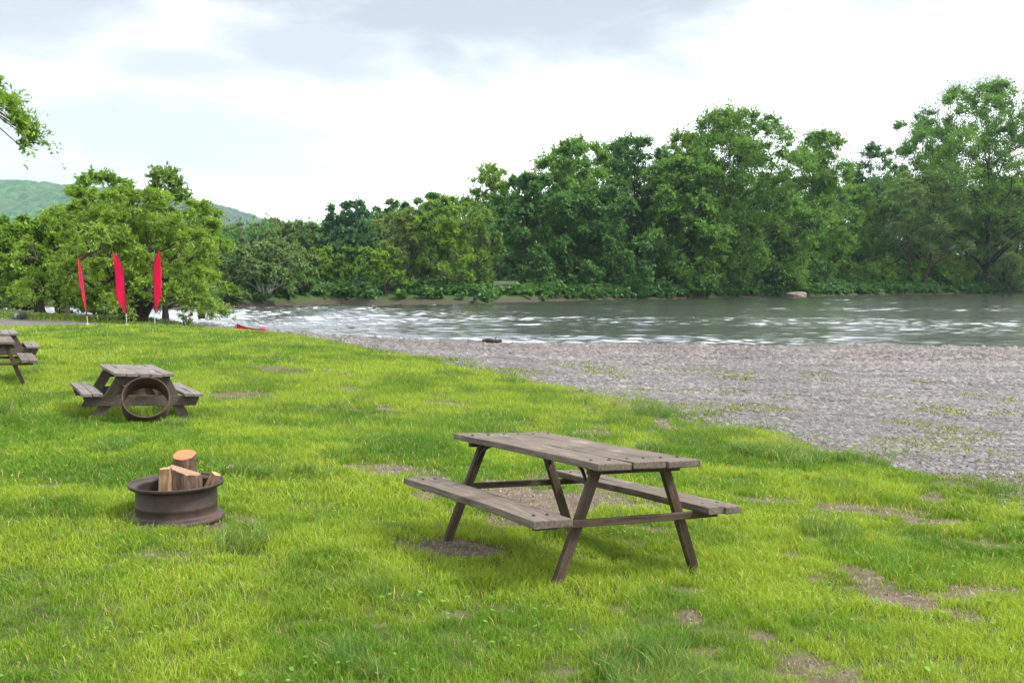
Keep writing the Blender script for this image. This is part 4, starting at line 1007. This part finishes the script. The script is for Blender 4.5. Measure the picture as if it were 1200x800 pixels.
# ------------------------------------------------------------------ sky and sun
EL, AZ = 52., 92.
w = bpy.data.worlds.new('World'); S.world = w; w.use_nodes = True; nt = w.node_tree; nt.nodes.clear()
t = NT.__new__(NT); t.t = nt
out = nt.nodes.new('ShaderNodeOutputWorld')
sky = t.n('TexSky', sky_type='NISHITA', sun_disc=False); sky.sun_elevation = R(EL); sky.sun_rotation = R(AZ); sky.air_density = 1; sky.dust_density = 2
gen = t.n('TexCoord').outputs['Generated']; sp = t.n('SeparateXYZ', {0: gen})
azn = t.math('ARCTAN2', sp.outputs[0], sp.outputs[1]); eln = t.math('ARCSINE', sp.outputs[2])
cv = t.n('CombineXYZ', {0: azn, 1: t.math('MULTIPLY', eln, 2.6), 2: 0.}).outputs[0]
big = t.noise(cv, 5.5, 5, .55, dist=.5); fine = t.noise(cv, 16, 5, .6)
wob = t.math('ADD', t.math('MULTIPLY', t.math('SUBTRACT', big, .5), 1.5), t.math('MULTIPLY', t.math('SUBTRACT', fine, .5), .7))
def bank(px, py, rx, ry, lo=1.15, hi=.35):
    a = (px - 600) / F; e = (HOR - py) / F
    dx = t.math('MULTIPLY', t.math('SUBTRACT', azn, a), F / rx); dy = t.math('MULTIPLY', t.math('SUBTRACT', eln, e), F / ry)
    d = t.math('SQRT', t.math('ADD', t.math('MULTIPLY', dx, dx), t.math('MULTIPLY', dy, dy)))
    return t.rng(t.math('ADD', t.math('MULTIPLY', d, .8), t.math('MULTIPLY', wob, 1.15)), hi, lo, 1., 0.)
m = t.math('MULTIPLY', bank(560, 0, 330, 85), 1.0)
m = t.math('MAXIMUM', m, t.math('MULTIPLY', bank(30, 10, 230, 75), .75))
m = t.math('MAXIMUM', m, t.math('MULTIPLY', bank(170, 175, 190, 45), .45))
m = t.math('MAXIMUM', m, t.math('MULTIPLY', bank(250, 95, 110, 18), .5))
m = t.math('MAXIMUM', m, t.math('MULTIPLY', bank(380, 70, 130, 40), .7))
m = t.math('MAXIMUM', m, t.math('MULTIPLY', bank(1080, 60, 240, 70), .14))
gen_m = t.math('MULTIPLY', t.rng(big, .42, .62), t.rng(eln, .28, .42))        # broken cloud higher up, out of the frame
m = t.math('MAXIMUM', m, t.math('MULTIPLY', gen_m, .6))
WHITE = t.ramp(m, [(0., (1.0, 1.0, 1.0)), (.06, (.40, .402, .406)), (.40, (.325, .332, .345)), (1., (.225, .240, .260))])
zen = t.rng(eln, .27, .55, 1.0, 1.75)  # sky above the frame raised to whiten the water's reflections
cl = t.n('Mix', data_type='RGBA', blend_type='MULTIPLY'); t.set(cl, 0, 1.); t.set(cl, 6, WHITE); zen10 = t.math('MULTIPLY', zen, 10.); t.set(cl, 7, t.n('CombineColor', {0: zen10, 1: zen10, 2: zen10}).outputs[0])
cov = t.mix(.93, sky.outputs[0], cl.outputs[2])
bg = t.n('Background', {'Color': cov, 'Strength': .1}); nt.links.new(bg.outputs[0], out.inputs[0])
sd = bpy.data.lights.new('sun', 'SUN'); sd.energy = 2.7; sd.angle = R(9); sd.color = (1, .95, .86)
so = bpy.data.objects.new('sun', sd); COL.objects.link(so)
dv = Vector((math.sin(R(AZ)) * math.cos(R(EL)), math.cos(R(AZ)) * math.cos(R(EL)), math.sin(R(EL)))); so.rotation_euler = dv.to_track_quat('Z', 'Y').to_euler(); so.location = dv * 60

S.view_settings.view_transform = 'Standard'; S.view_settings.look = 'None'; S.view_settings.gamma = 1; S.view_settings.exposure = 1.4
try: S.view_settings.use_curve_mapping = False
except Exception: pass
S.render.engine = 'CYCLES'
cy_ = S.cycles
cy_.max_bounces = 6; cy_.diffuse_bounces = 3; cy_.glossy_bounces = 3; cy_.transmission_bounces = 3; cy_.volume_bounces = 0; cy_.transparent_max_bounces = 6
cy_.caustics_reflective = False; cy_.caustics_refractive = False; cy_.use_denoising = True; cy_.sample_clamp_indirect = 4
S.render.film_transparent = False
